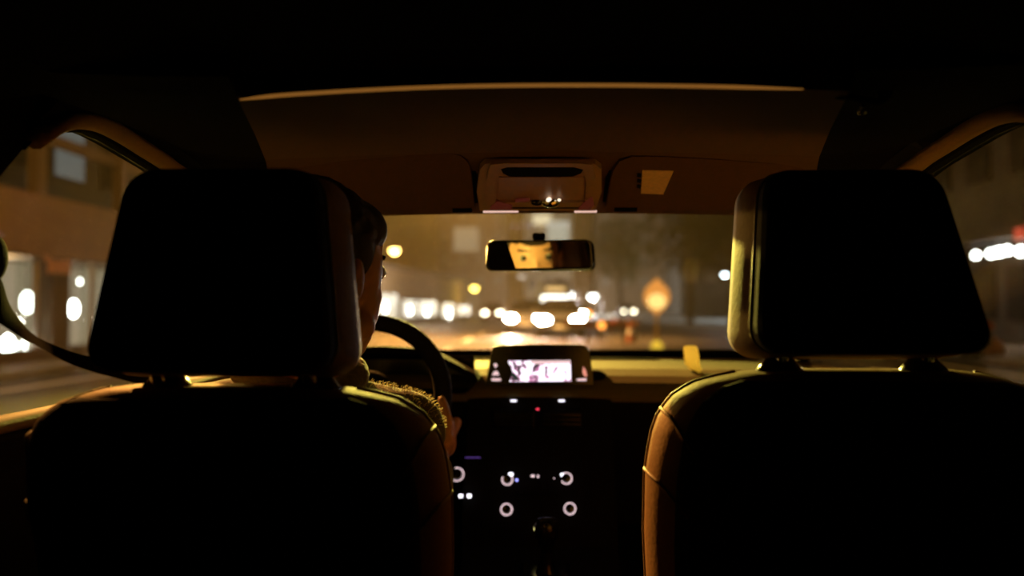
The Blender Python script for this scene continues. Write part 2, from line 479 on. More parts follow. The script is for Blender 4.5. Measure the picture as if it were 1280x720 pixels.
# instrument hood
out = [(-.585, .90), (-.575, .955), (-.53, .992), (-.46, 1.006), (-.36, 1.008), (-.27, 1.002), (-.235, .988), (-.19, .966), (-.150, .945), (-.142, .930), (-.165, .905)]
bm = B(); loops = []
for y, k in ((1.86, 1.0), (1.90, 1.0), (2.0, .93), (2.12, .72), (2.24, .40)):
    loops.append([(x + (1 - k) * (-.36 - x) * .25, y, .90 + (z - .90) * k) for x, z in out])
rows = loft(bm, loops, cap=False)
# inner lip so the hood is a shell
inn = [[(-.36 + (x + .36) * .95, y, .895 + (z - .90) * .90) for x, z in out] for y in (1.86, 2.0)]
loft(bm, inn, cap=False)
for i in range(len(out)):
    j = (i + 1) % len(out)
    bm.faces.new((bm.verts.new(loops[0][i]), bm.verts.new(loops[0][j]), bm.verts.new(inn[0][j]), bm.verts.new(inn[0][i])))
bmesh.ops.remove_doubles(bm, verts=bm.verts, dist=1e-5)
hood = obj('instrument_hood', bm, M['blackmat'], dash, world=True)
# instrument cluster face
bm = B(); box(bm, (-.36, 1.99, .87), (.40, .02, .22), bevel=.01)
cl = obj('instrument_cluster', bm, M['gloss'], dash, world=True)
for gx in (-.45, -.27):
    bm = B(); tube(bm, [(gx + .06 * math.cos(a), 1.975, .87 + .06 * math.sin(a)) for a in [k * math.pi / 16 for k in range(32)]], .003, 6, True)
    obj('gauge_ring', bm, M['black'], cl, world=True)
bm = B()
def blotch(bm, pts, Y, d=(0, .002, 0)): prism(bm, [P(x, y, Y) for x, y in pts], d)
blotch(bm, [(530, 480), (536, 477), (543, 478), (545, 486), (542, 490), (545, 495), (543, 500), (533, 500), (531, 496), (537, 493), (531, 487)], 1.965)
obj('cluster_readout', bm, M['i_white'], cl, world=True)
# defroster grille lines + speaker mesh on top
bm = B()
for k in range(3): box(bm, (.02, 2.27 - .018 * k, .9565), (.62, .006, .003))
obj('defroster_vent', bm, M['blackmat'], dash, world=True)
# air vents on the centre of the panel with glowing thumb wheels
def stack_pt(px, py, lift=0.0):
    n = Vector((0, -.94, .34)).normalized()
    p0 = Vector((0, 1.905, .87))
    return HIT(px, py, p0 + n * lift, n)
SN = Vector((0, -.94, .34)).normalized()
SROT = SN.to_track_quat('Z', 'Y').to_matrix()
for vx in (642, 702):
    c = stack_pt(vx, 524, .004)
    bm = B()
    fr = [c + Vector((a * .046, -b * .0, b * .020)) for a, b in ((-1, -1), (1, -1), (1, 1), (-1, 1))]
    box(bm, c + Vector((0, .01, 0)), (.100, .03, .046), bevel=.006)
    v = obj('air_vent', bm, M['gloss'], dash, world=True)
    bm = B()
    for k in range(4): box(bm, c + Vector((0, -.008, -.016 + .0105 * k)), (.088, .008, .003))
    obj('vent_slat', bm, M['black'], v, world=True)
    bm = B(); box(bm, stack_pt(vx, 501, .012), (.0145, .003, .0042), bevel=.0015)
    obj('vent_light', bm, M['i_white'], v, world=True)
bm = B(); box(bm, stack_pt(672, 511.5, .012), (.0065, .003, .0045), bevel=.0015)
obj('hazard_light', bm, M['i_red'], dash, world=True)

# centre display
disp = thing('centre_display', 'glowing widescreen map display standing up in the middle of the dashboard', 'screen', P(674, 478, 1.93))
bm = B()
def dsp(px, py, Y=1.90): return P(px, py, Y)
fo = [(607, 481), (609, 470), (615, 436), (618, 433), (625, 432), (672, 430.5), (727, 431), (733, 433), (736, 438), (741, 470), (742, 481)]
loft(bm, [[dsp(x, y) for x, y in fo], [dsp(674 + (x - 674) * 1.01, y, 1.915) for x, y in fo], [P(674 + (x - 674) * .93, 455 + (y - 455) * .95, 1.955) for x, y in fo]])
obj('housing', bm, M['gloss'], disp, world=True)
# rounded rear bulge to the right
bm = B(); ball(bm, P(742, 478, 1.985), (.040, .035, .032), 20, 12); obj('housing_rear', bm, M['black'], disp, world=True)
# map screen material: white roads and pale blocks over dark
mm = bpy.data.materials.new('map_screen'); mm.use_nodes = True; mm.cycles.emission_sampling = 'NONE'
n = mm.node_tree; b = n.nodes['Principled BSDF']; b.inputs['Base Color'].default_value = (.01, .01, .01, 1)
t = n.nodes.new('ShaderNodeTexCoord'); nz = n.nodes.new('ShaderNodeTexNoise'); nz.inputs['Scale'].default_value = 55; nz.inputs['Detail'].default_value = 1.5
nz.inputs['Distortion'].default_value = 1.0
cr = n.nodes.new('ShaderNodeValToRGB'); el = cr.color_ramp.elements
el[0].position = .36; el[0].color = (.01, .02, .015, 1); el[1].position = .47; el[1].color = (1, .86, 1, 1)
x1 = el.new(.41); x1.color = (.45, .16, .30, 1)
n.links.new(t.outputs['Object'], nz.inputs['Vector']); n.links.new(nz.outputs[0], cr.inputs[0]); n.links.new(cr.outputs[0], b.inputs['Emission Color'])
b.inputs['Emission Strength'].default_value = 1.7
bm = B(); prism(bm, [dsp(x, y, 1.898) for x, y in ((635, 451), (713, 450.5), (714, 476.5), (637, 477), (641, 464))], (0, -.001, 0))
obj('map_screen', bm, mm, disp, world=True)
bm = B(); prism(bm, [dsp(x, y, 1.8965) for x, y in ((664, 450.8), (713, 450.6), (713, 454.5), (664, 455))], (0, -.0006, 0))
obj('status_bar', bm, M['i_pink'], disp, world=True)
for pts, m in (([(617, 455), (620, 454), (622, 457), (619, 460)], 'i_pink'),
               ([(615, 469), (618, 464), (622, 464), (624, 469)], 'i_pink'),
               ([(614, 473), (626, 473), (626, 476), (615, 476)], 'i_pink'),
               ([(729, 458), (732, 462), (734, 470), (731, 471), (728, 466)], 'g_orange_i'),
               ([(721, 473.5), (733, 473), (733, 476), (721, 476)], 'i_pink')):
    if m == 'g_orange_i':
        if 'g_orange_i' not in M: M['g_orange_i'] = glow('screen_icon_orange', (1, .35, .25), .9)
    bm = B(); prism(bm, [dsp(x, y, 1.8975) for x, y in pts], (0, -.001, 0))
    obj('screen_icon', bm, M[m], disp, world=True)

# centre console with climate panel
con = thing('centre_console', 'black centre console with ring-lit climate knobs between the front seats', 'console', (0, 1.5, FLOOR))
bm = B()
pr = [(1.96, .905), (1.915, .885), (1.80, .565), (1.72, .535), (1.30, .52), (.95, .56), (.70, .57), (.66, .50), (.66, .29), (2.1, .29), (2.1, .90)]
loops = []
for x, k in ((-.175, .97), (-.17, .995), (-.15, 1.0), (.15, 1.0), (.17, .995), (.175, .97)):
    loops.append([(x * (.68 if y < 1.5 and z > 0 else 1), y, FLOOR + (z - FLOOR) * k) for y, z in pr])
loft(bm, loops)
obj('console_body', bm, M['black'], con, world=True)
def knob(px, py, r, m, gaps=0, a0=0, a1=360, name='knob'):
    c = stack_pt(px, py, .012)
    bm = B()
    lathe(bm, c - SN * .012, [(r * .86, 0), (r * .86, .010), (r * .80, .016), (0.0005, .017)], SN, 24)
    k = obj(name, bm, M['gloss'], con, world=True)
    # ring of light around it, broken into short strokes
    bm = B(); q = SROT; steps = 44
    ring = []
    for i in range(steps + 1):
        a = R(a0 + (a1 - a0) * i / steps)
        ring.append(c - SN * .006 + q @ Vector((r * math.cos(a), r * math.sin(a), 0)))
    rad = [.0013 + .0006 * noise.noise((i * .9 + px, py, 0)) for i in range(steps + 1)]
    if a1 - a0 >= 360: tube(bm, ring[:-1], rad[:-1], 6, True)
    else: tube(bm, ring, rad, 6)
    obj('ring_light', bm, M[m], k, world=True)
    return k
import itertools
def right_of(v):    # angle helper: find which local axis is image-right
    return (SROT @ Vector((1, 0, 0))).x
SG = 1 if right_of(0) > 0 else -1
M['i_ring'] = glow('ring_glow', (1.0, .72, .76), 1.1)
knob(571, 592.5, .0150, 'i_ring', a0=-120, a1=110)
knob(634, 599, .0120, 'i_ring', a0=150, a1=420)
knob(708, 597.5, .0125, 'i_ring', a0=-150, a1=150)
knob(633, 636.5, .0125, 'i_ring')
knob(712.5, 635.5, .0125, 'i_ring')
def dot(px, py, wx, wz, m, name='indicator_light'):
    bm = B(); box(bm, stack_pt(px, py, .014), (wx, .003, wz), bevel=min(wx, wz) * .3)
    return obj(name, bm, M[m], con, world=True)
dot(638.5, 593, .011, .008, 'i_white'); dot(646, 600, .006, .006, 'i_blue')
dot(666, 595, .009, .005, 'i_ring'); dot(672.5, 595.5, .004, .006, 'i_ring')
dot(703, 593.5, .009, .007, 'i_white'); dot(692.5, 597.8, .003, .002, 'i_ring')
dot(576, 620, .010, .008, 'i_white'); dot(586.5, 620, .010, .009, 'i_white')
dot(591, 572, .036, .0022, 'i_purple', 'ambient_strip')
dot(669.5, 661, .006, .008, 'i_yellow')
# button rows (unlit) + trim
for k in range(6):
    bm = B(); box(bm, stack_pt(652 + k * 9, 618, .006), (.013, .008, .010), bevel=.002)
    obj('button', bm, M['black'], con, world=True)
# gear selector
bm = B(); box(bm, (.012, 1.66, .548), (.10, .16, .012), bevel=.004)
obj('selector_plate', bm, M['gloss'], con, world=True)
bm = B()
lathe(bm, (.015, 1.66, .55), [(.026, 0), (.020, .012), (.013, .03), (.012, .055), (.018, .07), (.024, .085), (.025, .105), (.018, .12), (.001, .124)], (0, -.15, 1), 20)
obj('gear_selector', bm, M['gloss'], con, smooth=True, world=True)
bm = B(); box(bm, (0, .84, .585), (.20, .30, .04), bevel=.015)
obj('armrest_lid', bm, M['leather'], con, world=True)

# upright card holder on the dash, right of the display
t_ = thing('phone_holder', 'upright pale phone holder clipped on the dashboard near the passenger headrest', 'phone holder', P(866, 468, 1.99))
bm = B(); c = P(863, 449, 1.99)
sl = [P(x, y, 1.99) for x, y in ((854, 434), (857, 432), (867, 433), (869, 437), (871, 452), (874, 464), (871, 467), (866, 465), (856, 455))]
prism(bm, sl, (.010, .016, 0)); obj('cradle', bm, M['card'], t_, world=True)
bm = B(); prism(bm, [P(x, y, 1.985) for x, y in ((865, 462), (873, 466), (875, 470), (868, 470))], (0, .03, 0))
obj('clip', bm, M['blackmat'], t_, world=True)

# ================================================================ OVERHEAD: visors, console, mirror, grab handle
def roofp(px, py):
    """point where the line of sight meets the headliner"""
    lo, hi = .87, 1.60
    d = ray(px, py)
    best = None
    for k in range(400):
        y = .80 + .78 * k / 399
        p = CAM + d * (y / d.y)
        if p.z >= roof_z(p.x, y):
            best = p; break
    return best if best is not None else CAM + d * (1.53 / d.y)
def panel_on_roof(bm, poly, drop, th):
    """poly of (px,py) projected on a plane just below the sloping front of the headliner"""
    # plane through rear edge (1.32, z) and header (1.53, z)
    p0 = Vector((0, 1.34, 1.352 - drop)); p1 = Vector((0, 1.535, 1.289 - drop))
    n = (p1 - p0).cross(Vector((1, 0, 0))).normalized()
    pts = [HIT(x, y, p0, n) for x, y in poly]
    if n.z < 0: n = -n
    prism(bm, pts, n * th); return pts
vl = [(365, 262), (366, 212), (372, 208), (440, 200), (520, 193.5), (562, 192), (576, 195), (585, 204), (589, 220), (592, 250), (594, 263)]
vl = [(x, min(y, 264.5)) for x, y in vl]
VIS = thing('sun_visor', 'folded-up sun visor above the driver, left of the overhead console', 'sun visor', P(480, 262, 1.50), group=None)
bm = B(); panel_on_roof(bm, vl, .016, .014); o = obj('visor_panel', bm, M['visor'], VIS, world=True)
bm = B(); tube(bm, [P(566, 262, 1.50), P(590, 262, 1.50)], .006, 10); obj('hinge_clip', bm, M['blackmat'], VIS, world=True)
vr = [(757, 263), (760, 245), (766, 215), (774, 202), (790, 196), (820, 196), (900, 200), (985, 206), (1005, 212), (1010, 262)]
VIS2 = thing('sun_visor', 'folded-up sun visor with a pale label, above the passenger seat', 'sun visor', P(860, 262, 1.50))
bm = B(); panel_on_roof(bm, vr, .016, .014); obj('visor_panel', bm, M['visor'], VIS2, world=True)
bm = B(); tube(bm, [P(768, 261, 1.50), P(796, 261, 1.50)], .006, 10); obj('hinge_clip', bm, M['blackmat'], VIS2, world=True)
M['labelcard'] = mat('visor_label', (.85, .60, .32), .7, var=.1, scale=150)
bm = B(); panel_on_roof(bm, [(801, 242), (803, 213), (842, 214), (829, 243)], .0175, .0012)
lb = obj('warning_label', bm, M['labelcard'], VIS2, world=True)
bm = B()
for y in (217, 224, 231): panel_on_roof(bm, [(796, y + 4), (797, y), (802, y + 1), (801, y + 5)], .0185, .001)
obj('label_print', bm, M['blackmat'], lb, world=True)
# flat black strips painting the shadow gap around the visors
for nm, poly in (('gap_shade', [(368, 212), (366, 206), (440, 196), (515, 187), (560, 185), (580, 189), (592, 202), (597, 222), (600, 262), (588, 262), (584, 215), (575, 200), (560, 195), (440, 204)]),
                 ('gap_shade', [(752, 262), (757, 225), (765, 203), (778, 191), (795, 186.5), (830, 187), (900, 193), (985, 202), (985, 208), (900, 201), (820, 197), (790, 198), (776, 206), (768, 222), (764, 262)])):
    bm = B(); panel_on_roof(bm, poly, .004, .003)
    struct(obj('ceiling_gap_shade', bm, M['blackmat']))

oc = thing('overhead_console', 'overhead console with dome lights in the headliner above the mirror', 'overhead light', P(677, 262, 1.45))
bm = B(); panel_on_roof(bm, [(600, 263.5), (596, 240), (600, 212), (606, 205), (622, 203), (728, 203), (744, 205), (752, 213), (752, 240), (744, 263.5)], .020, .018)
obj('base_plate', bm, M['console'], oc, world=True)
def ring_on(bm, outer, inner, drop, th):
    n_ = len(outer); A = []; 
    p0 = Vector((0, 1.34, 1.352 - drop)); p1 = Vector((0, 1.535, 1.289 - drop)); n = (p1 - p0).cross(Vector((1, 0, 0))).normalized()
    if n.z < 0: n = -n
    a = [bm.verts.new(HIT(x, y, p0, n)) for x, y in outer]; b_ = [bm.verts.new(HIT(x, y, p0, n)) for x, y in inner]
    a2 = [bm.verts.new(v.co + n * th) for v in a]; b2 = [bm.verts.new(v.co + n * th) for v in b_]
    for i in range(n_):
        j = (i + 1) % n_
        bm.faces.new((a[i], a[j], b_[j], b_[i])); bm.faces.new((a2[j], a2[i], b2[i], b2[j]))
        bm.faces.new((a[j], a[i], a2[i], a2[j])); bm.faces.new((b_[i], b_[j], b2[j], b2[i]))
bm = B()
ring_on(bm, [(609, 259), (608, 225), (613, 206), (630, 204.5), (722, 204.5), (740, 206), (745, 225), (742, 259)],
            [(620, 253), (619, 228), (624, 212), (634, 209), (718, 209), (729, 212), (733, 228), (731, 253)], .026, .008)
obj('bezel', bm, M['console'], oc, world=True)
bm = B(); panel_on_roof(bm, [(624, 208), (629, 217), (637, 221), (716, 221), (726, 217), (732, 208), (726, 205.5), (632, 205.5)], .024, .002)
obj('slot', bm, M['blackmat'], oc, world=True)
bm = B(); panel_on_roof(bm, [(624, 222), (730, 222), (729, 250), (623, 250)], .0225, .002)
obj('lens', bm, M['console'], oc, world=True)
bm = B(); panel_on_roof(bm, [(623, 252), (730, 252), (728, 261), (625, 261)], .023, .002)
obj('switch_bar', bm, M['black'], oc, world=True)
bm = B(); ball(bm, P(671, 252, 1.455), (.012, .009, .008)); obj('sensor_knob', bm, M['gloss'], oc, smooth=True, world=True)
bm = B(); ball(bm, P(688, 251.5, 1.452), (.018, .012, .012)); obj('map_lamp', bm, M['chrome'], oc, smooth=True, world=True)
bm = B(); ball(bm, P(686, 249.5, 1.435), (.0052, .003, .0038), rot=Matrix.Rotation(R(-30), 3, 'Y')); obj('lamp_bulb', bm, M['i_dome'], oc, world=True)
bm = B(); ball(bm, P(699, 250, 1.435), (.0032, .002, .0025)); obj('lamp_bulb', bm, M['i_dome'], oc, world=True)
for x0, x1 in ((604, 648), (718, 746)):
    bm = B(); tube(bm, [P(x0, 264.5, 1.505), P(x1, 264.2, 1.505)], .0022, 8); obj('ambient_strip', bm, M['i_ambient'], oc, world=True)
for poly in ([(614, 258), (622, 252), (640, 257), (640, 262), (612, 262)], [(727, 256), (740, 246), (743, 256), (738, 262), (722, 262)], [(644, 249), (662, 248), (662, 252), (644, 253)]):
    bm = B(); panel_on_roof(bm, poly, .0285, .001); obj('red_glow', bm, M['i_redsoft'], oc, world=True)

# interior mirror
mc = P(675.5, 319.5, 1.60)
mir = thing('rear_view_mirror', 'black-framed rear-view mirror hanging at the windscreen, showing the driver\'s face', 'mirror', mc)
bm = B()
o0 = rrect(.111, .107, -.031, .031, .016, 8)
def mloop(sc, y, extra=0.0): return [mc + Vector((v.x * sc + (0 if v.x > 0 else 0), y, v.y * (sc if sc > .9 else sc * .97) + extra)) for v in o0]
loft(bm, [mloop(.60, .034), mloop(.88, .026), mloop(.985, .012), mloop(1.0, 0), mloop(.985, -.006), mloop(.94, -.008)])
obj('mirror_housing', bm, M['gloss'], mir, smooth=False, world=True)
# glass inset, turned towards the driver within its thick rim
MIRROR_YAW, MIRROR_PITCH = R(13.6), R(-4.7)
mn = Vector((-math.sin(MIRROR_YAW), -math.cos(MIRROR_YAW), math.sin(MIRROR_PITCH))).normalized()
bm = B(); i0 = rrect(.101, .097, -.0255, .0255, .012, 8)
# faceted to the mirror plane: a pane whose own plane is rotated
mx = Vector((0, 0, 1)).cross(mn).normalized(); mx = -mx if mx.x < 0 else mx; mz = mn.cross(mx); mz = -mz if mz.z < 0 else mz
cpt = mc + Vector((0, -.022, 0))
a = [cpt + mx * v.x + mz * v.y for v in i0]
prism(bm, a, -mn * .002)
obj('mirror_glass', bm, M['mirror'], mir, world=True)
bm = B(); o1 = rrect(.106, .102, -.030, .030, .014, 8)
lp0 = [mc + Vector((v.x, -.002, v.y)) for v in o1]
lp1 = [cpt + mx * v.x * .985 + mz * v.y * .96 for v in o1]; lp2 = [cpt + mx * v.x + mz * v.y - mn * .0005 for v in i0]
loft(bm, [lp0, lp1, lp2], cap=False)
obj('mirror_rim', bm, M['gloss'], mir, world=True)
bm = B(); tube(bm, [mc + Vector((0, .02, .02)), mc + Vector((0, .03, .034)), mc + Vector((-.002, .06, .042)), Vector((mc.x - .002, 1.655, 1.238))], .008, 12); obj('mirror_arm', bm, M['blackmat'], mir, world=True)
bm = B(); box(bm, mc + Vector((-.003, .0, .038)), (.026, .022, .014), bevel=.004); obj('mount_button', bm, M['blackmat'], mir, world=True)

# folded grab handle on the shade-painted roof side, right of the sunroof edge
gh = thing('grab_handle', 'dark grab handle folded against the roof, right of the sunroof edge', 'handle', P(1070, 122, .90))
bm = B(); tube(bm, catmull([P(1036, 108, .93), P(1037, 117, .92), P(1052, 121, .90), P(1075, 123, .89), P(1098, 127, .88), P(1106, 124, .88), P(1108, 114, .89)], 5), .0035, 10)
obj('grip', bm, M['black'], gh, smooth=True, world=True)
for q in ((1037, 112, .925), (1106, 119, .885)):
    bm = B(); ball(bm, P(*q), (.008, .008, .007)); obj('end_cap', bm, M['black'], gh, smooth=True, world=True)
bm = B(); tube(bm, [P(1076, 124, .89), P(1078, 132, .888), P(1079, 139, .885)], .0022, 8); ball(bm, P(1078, 140, .884), (.0045, .004, .003)); obj('coat_hook', bm, M['chrome'], gh, smooth=True, world=True)

# ================================================================ SEATS
def make_seat(name, label, xc, yb,  hr_bottom, hr_top, hb_z, ht_z, hw_b, hw_t, top, inner):
    """xc centre, yb y of back face near the top; inner = +1 if the cabin centre lies at +x"""
    root = thing(name, label, 'car seat', (xc, yb + .35, FLOOR))
    tabw = [(.40, .205), (.55, .232), (.70, .247), (.80, .255), (.88, .256), (.93, .250), (.96, .240), (.985, .220), (1.0, .194), (1.012, .150), (1.018, .10)]
    tabw = [(a, b + .015) for a, b in tabw]; dz = top - 1.018
    NT = 56
    def pt(z, th):
        zz = z - dz
        hw = lerp_tab(tabw, zz)
        shrink = 1.0 if zz < .96 else max(.35, math.sqrt(max(0, 1 - ((zz - .96) / .068) ** 2)))
        hd = .062 * shrink + .0
        yc = yb + .068 + (1.0 - zz) * .26
        c, s_ = math.cos(th), math.sin(th)
        ex = .62
        x = hw * math.copysign(abs(c) ** ex, c); y = hd * math.copysign(abs(s_) ** .7, s_)
        x *= .80 + .20 * (y / hd + 1) / 2
        if s_ > 0: y += .035 * (abs(x) / hw) ** 3 * shrink * abs(s_) ** .4
        return Vector((xc + x, yc + y, z))
    zs = [dz + z for z in (.40, .46, .52, .58, .64, .70, .75, .80, .84, .88, .91, .935, .955, .97, .982, .992, 1.0, 1.007, 1.013, 1.017)]
    bm = B(); loft(bm, [[pt(z, k * 2 * math.pi / NT) for k in range(NT)] for z in zs])
    obj('backrest', bm, M['leather'], root, smooth=True, world=True)
    # hard back panel on the rear
    bm = B(); ths = [math.pi + .42 + (math.pi - .84) * k / 24 for k in range(25)]
    def po(z, th, d):
        p = pt(z, th); c = Vector((xc, pt(z, math.pi / 2).y * .5 + pt(z, -math.pi / 2).y * .5, z))
        v = (p - c); v.z = 0; v.normalize(); return p + v * d
    rows = []
    zz2 = [z for z in zs if z <= dz + 1.008]
    for z in zz2:
        rows.append([po(z, t, .005) for t in ths] + [po(z, t, -.004) for t in reversed(ths)])
    loft(bm, rows)
    obj('back_panel', bm, M['backpanel'], root, smooth=True, world=True)
    # piping following the back edge and the bolster seams, both sides
    for s_ in (1, -1):
        th0 = .02 if s_ > 0 else math.pi - .02
        bm = B(); tube(bm, [po(z, th0 + s_ * .32, .0015) for z in zs[2:-1]], .0024, 8)
        obj('piping', bm, M['thread'], root, smooth=True, world=True)
        for z0 in (.965, .885):
            bm = B(); pts = []
            for k in range(15):
                u = k / 14; th = (-.55 + 1.0 * u); th = th if s_ > 0 else math.pi - th
                z = dz + z0 - .045 + .045 * math.sin(min(1, u * 1.4) * math.pi / 2)
                pts.append(po(z, th, .0015))
            tube(bm, pts, .0024, 6); obj('seam', bm, M['thread'], root, smooth=True, world=True)
    # seat cushion
    bm = B(); loops = []
    for k in range(12):
        u = k / 11; y = yb + .20 + .55 * u; hw = .225 + .015 * math.sin(u * 3.1); e = (1 - (2 * u - 1) ** 8) * .5 + .5
        lp = []
        for a in range(28):
            th = a * 2 * math.pi / 28; c, s2 = math.cos(th), math.sin(th)
            lp.append((xc + hw * e * math.copysign(abs(c) ** .5, c), y, .44 + .03 * u + .075 * e * math.copysign(abs(s2) ** .6, s2) + (.02 * abs(c) ** 3 if s2 > 0 else 0)))
        loops.append(lp)
    loft(bm, loops); obj('seat_cushion', bm, M['leather'], root, smooth=True, world=True)
    bm = B(); box(bm, (xc, yb + .45, .325), (.40, .50, .09), bevel=.02); obj('seat_base', bm, M['black'], root, world=True)
    # headrest
    tilt = (hr_top - hr_bottom) / (ht_z - hb_z); xs = xc; xc = -.338 if xc < 0 else .374
    def hl(sc, dy, zshift=0.0, hb=hw_b, ht=hw_t, r=.028):
        zc = (hb_z + ht_z) / 2; out = []
        for v in rrect(hb, ht, hb_z, ht_z, r, 7):
            bulge = .004 * math.sin(math.pi * (v.y - hb_z) / (ht_z - hb_z))
            x = v.x * sc + math.copysign(bulge, v.x); z = zc + (v.y - zc) * sc + zshift
            # bowed lower edge
            if v.y < hb_z + .02: z -= .006 * (1 - (v.x / hb) ** 2)
            if v.y > ht_z - .02: z += .006 * (1 - (v.x / ht) ** 2)
            out.append(Vector((xc + x, hr_bottom + (z - hb_z) * tilt + dy, z)))
        return out
    bm = B(); loft(bm, [hl(.90, -.006), hl(.965, -.003), hl(.995, .006), hl(1.0, .018), hl(.99, .030)])
    hr = obj('headrest', bm, M['backpanel'], root, smooth=False, world=True)
    bm = B(); loft(bm, [hl(.955, .024), hl(.995, .036, -.002), hl(1.035, .060, -.003), hl(1.065, .095, -.004), hl(1.05, .120, -.004), hl(.95, .140, -.004), hl(.82, .152, -.004), hl(.6, .157, -.004)])
    obj('headrest_cushion', bm, M['leather'], hr, smooth=True, world=True)
    bm = B(); tube(bm, hl(.998, .031), .0022, 6, True); obj('headrest_piping', bm, M['thread'], hr, smooth=True, world=True)
    for s_ in (-1, 1):
        px_ = xc + s_ * .085 - .0
        bm = B(); cyl(bm, (px_, yb + .075, top - .03), (px_, hr_bottom + .055, hb_z + .02), .0075, seg=14)
        obj('headrest_post', bm, M['chrome'], root, smooth=True, world=True)
        bm = B(); lathe(bm, (px_, yb + .075, top - .012), [(.030, 0), (.028, .010), (.020, .020), (.014, .026), (.010, .027)], (0, .1, 1), 20)
        obj('post_collar', bm, M['gloss'], root, smooth=True, world=True)
    return root
make_seat('driver_seat', 'leather driver seat at the left, its tall headrest in front of the driver', -.355, .825, .80, .835, 1.035, 1.246, .128, .101, 1.012, 1)
make_seat('passenger_seat', 'leather front passenger seat at the right, lit yellow on its inner edge', .385, .90, .90, .965, 1.050, 1.263, .131, .102, 1.026, -1)

# seat belt of the driver
bt = thing('seat_belt', 'black seat belt running from the left pillar to behind the driver headrest', 'seat belt', (-.64, .88, .93))
bm = B()
A_ = [P(-60, 250, .91), P(-28, 300, .925), P(0, 346, .94), P(12, 380, .945), P(28, 404, .95), P(45, 420, .955), P(70, 432, .955), P(95, 441, .955), P(150, 455, .95), P(220, 470, .99)]
B_ = [P(-60, 380, .875), P(-28, 388, .885), P(0, 405, .90), P(14, 414, .91), P(30, 424, .92), P(47, 433, .93), P(70, 446, .935), P(98, 459, .94), P(150, 474, .94), P(220, 492, .985)]
A_ = catmull(A_, 5); B_ = catmull(B_, 5)
loft(bm, [[a, b, b + Vector((-.002, .003, 0)), a + Vector((-.002, .003, 0))] for a, b in zip(A_, B_)])
obj('webbing', bm, M['belt'], bt, world=True)
bm = B(); ball(bm, P(-8, 322, .92), (.012, .02, .028)); box(bm, P(-30, 322, .92), (.04, .03, .05), bevel=.008)
obj('belt_anchor', bm, M['black'], bt, world=True)

# ================================================================ STEERING WHEEL
WC = P(455, 497, 1.69); WR = .168; WT = R(20)
WX = Vector((1, 0, 0)); WV = Vector((0, math.sin(WT), math.cos(WT))); WN = Vector((0, -math.cos(WT), math.sin(WT)))
sw = thing('steering_wheel', 'black steering wheel in front of the driver, held at its right side', 'steering wheel', WC)
def rimp(a, r=WR, n_=0.0): return WC + WX * (r * math.cos(a)) + WV * (r * math.sin(a)) + WN * n_
bm = B(); loops = []
for k in range(64):
    a = k * 2 * math.pi / 64; p = rimp(a); rd = (p - WC).normalized()
    loops.append([p + (rd * .0195 * math.cos(q) + WN * .0155 * math.sin(q)) for q in [j * math.pi / 6 for j in range(12)]])
rows = [[bm.verts.new(v) for v in l] for l in loops]
for i in range(64):
    for j in range(12): bm.faces.new((rows[i][j], rows[i][(j + 1) % 12], rows[(i + 1) % 64][(j + 1) % 12], rows[(i + 1) % 64][j]))
obj('rim', bm, M['wheel'], sw, smooth=True, world=True)
bm = B(); lathe(bm, WC - WN * .05, [(.03, -.1), (.05, 0), (.062, .01), (.066, .03), (.055, .045), (.02, .052), (.001, .053)], WN, 28)
obj('hub', bm, M['black'], sw, smooth=True, world=True)
for a in (R(-8), R(188), R(270)):
    bm = B(); d = WX * math.cos(a) + WV * math.sin(a); t_ = WN.cross(d)
    pr_ = lambda r, wd, n_: [WC + d * r + t_ * wd + WN * n_, WC + d * r - t_ * wd + WN * n_, WC + d * r - t_ * wd + WN * (n_ - .012), WC + d * r + t_ * wd + WN * (n_ - .012)]
    loft(bm, [pr_(.045, .026, -.015), pr_(.10, .018, -.012), pr_(WR - .008, .020, .004)])
    obj('spoke', bm, M['black'], sw, world=True)
bm = B(); cyl(bm, WC - WN * .05, WC - WN * .30 + Vector((0, 0, -.02)), .035, .045)
obj('steering_column', bm, M['black'], sw, smooth=True, world=True)

# ================================================================ DRIVER
def voxel_mesh(bm, name, vox, smooth_it=3, m=None, parent=None):
    me = bpy.data.meshes.new(name); bm.to_mesh(me); bm.free()
    o = bpy.data.objects.new('tmp', me); COL.objects.link(o)
    md = o.modifiers.new('r', 'REMESH'); md.mode = 'VOXEL'; md.voxel_size = vox; md.use_smooth_shade = True
    if smooth_it:
        ms = o.modifiers.new('s', 'SMOOTH'); ms.factor = .5; ms.iterations = smooth_it
    dg = bpy.context.evaluated_depsgraph_get(); dg.update()
    nm = bpy.data.meshes.new_from_object(o.evaluated_get(dg))
    bpy.data.objects.remove(o); bpy.data.meshes.remove(me)
    nm.name = name
    return link(name, nm, m, parent, True)
HC = Vector((-.289, 1.055, 1.139))                  # middle of the head
HROT = Matrix.Rotation(R(-33), 3, 'Z') @ Matrix.Rotation(R(-4), 3, 'X')
def H(x, y, z): return HC + HROT @ Vector((x, y, z))
def hball(bm, c, r, rot=None):
    rr = HROT if rot is None else HROT @ rot
    ball(bm, H(*c), r, 24, 16, rr)
pel = Vector((-.35, 1.26, .53)); chest = Vector((-.35, 1.145, .815)); neckb = Vector((-.325, 1.085, .975))
shR = Vector((-.198, 1.115, .922)); shL = Vector((-.50, 1.115, .925))
elR = Vector((-.190, 1.26, .715)); elL = Vector((-.565, 1.27, .74))
aR = R(-23); aL = R(188)
gR = rimp(aR); gL = rimp(aL)
def grip_frame(a):
    rd = (rimp(a) - WC).normalized(); tg = WN.cross(rd); return rd, tg
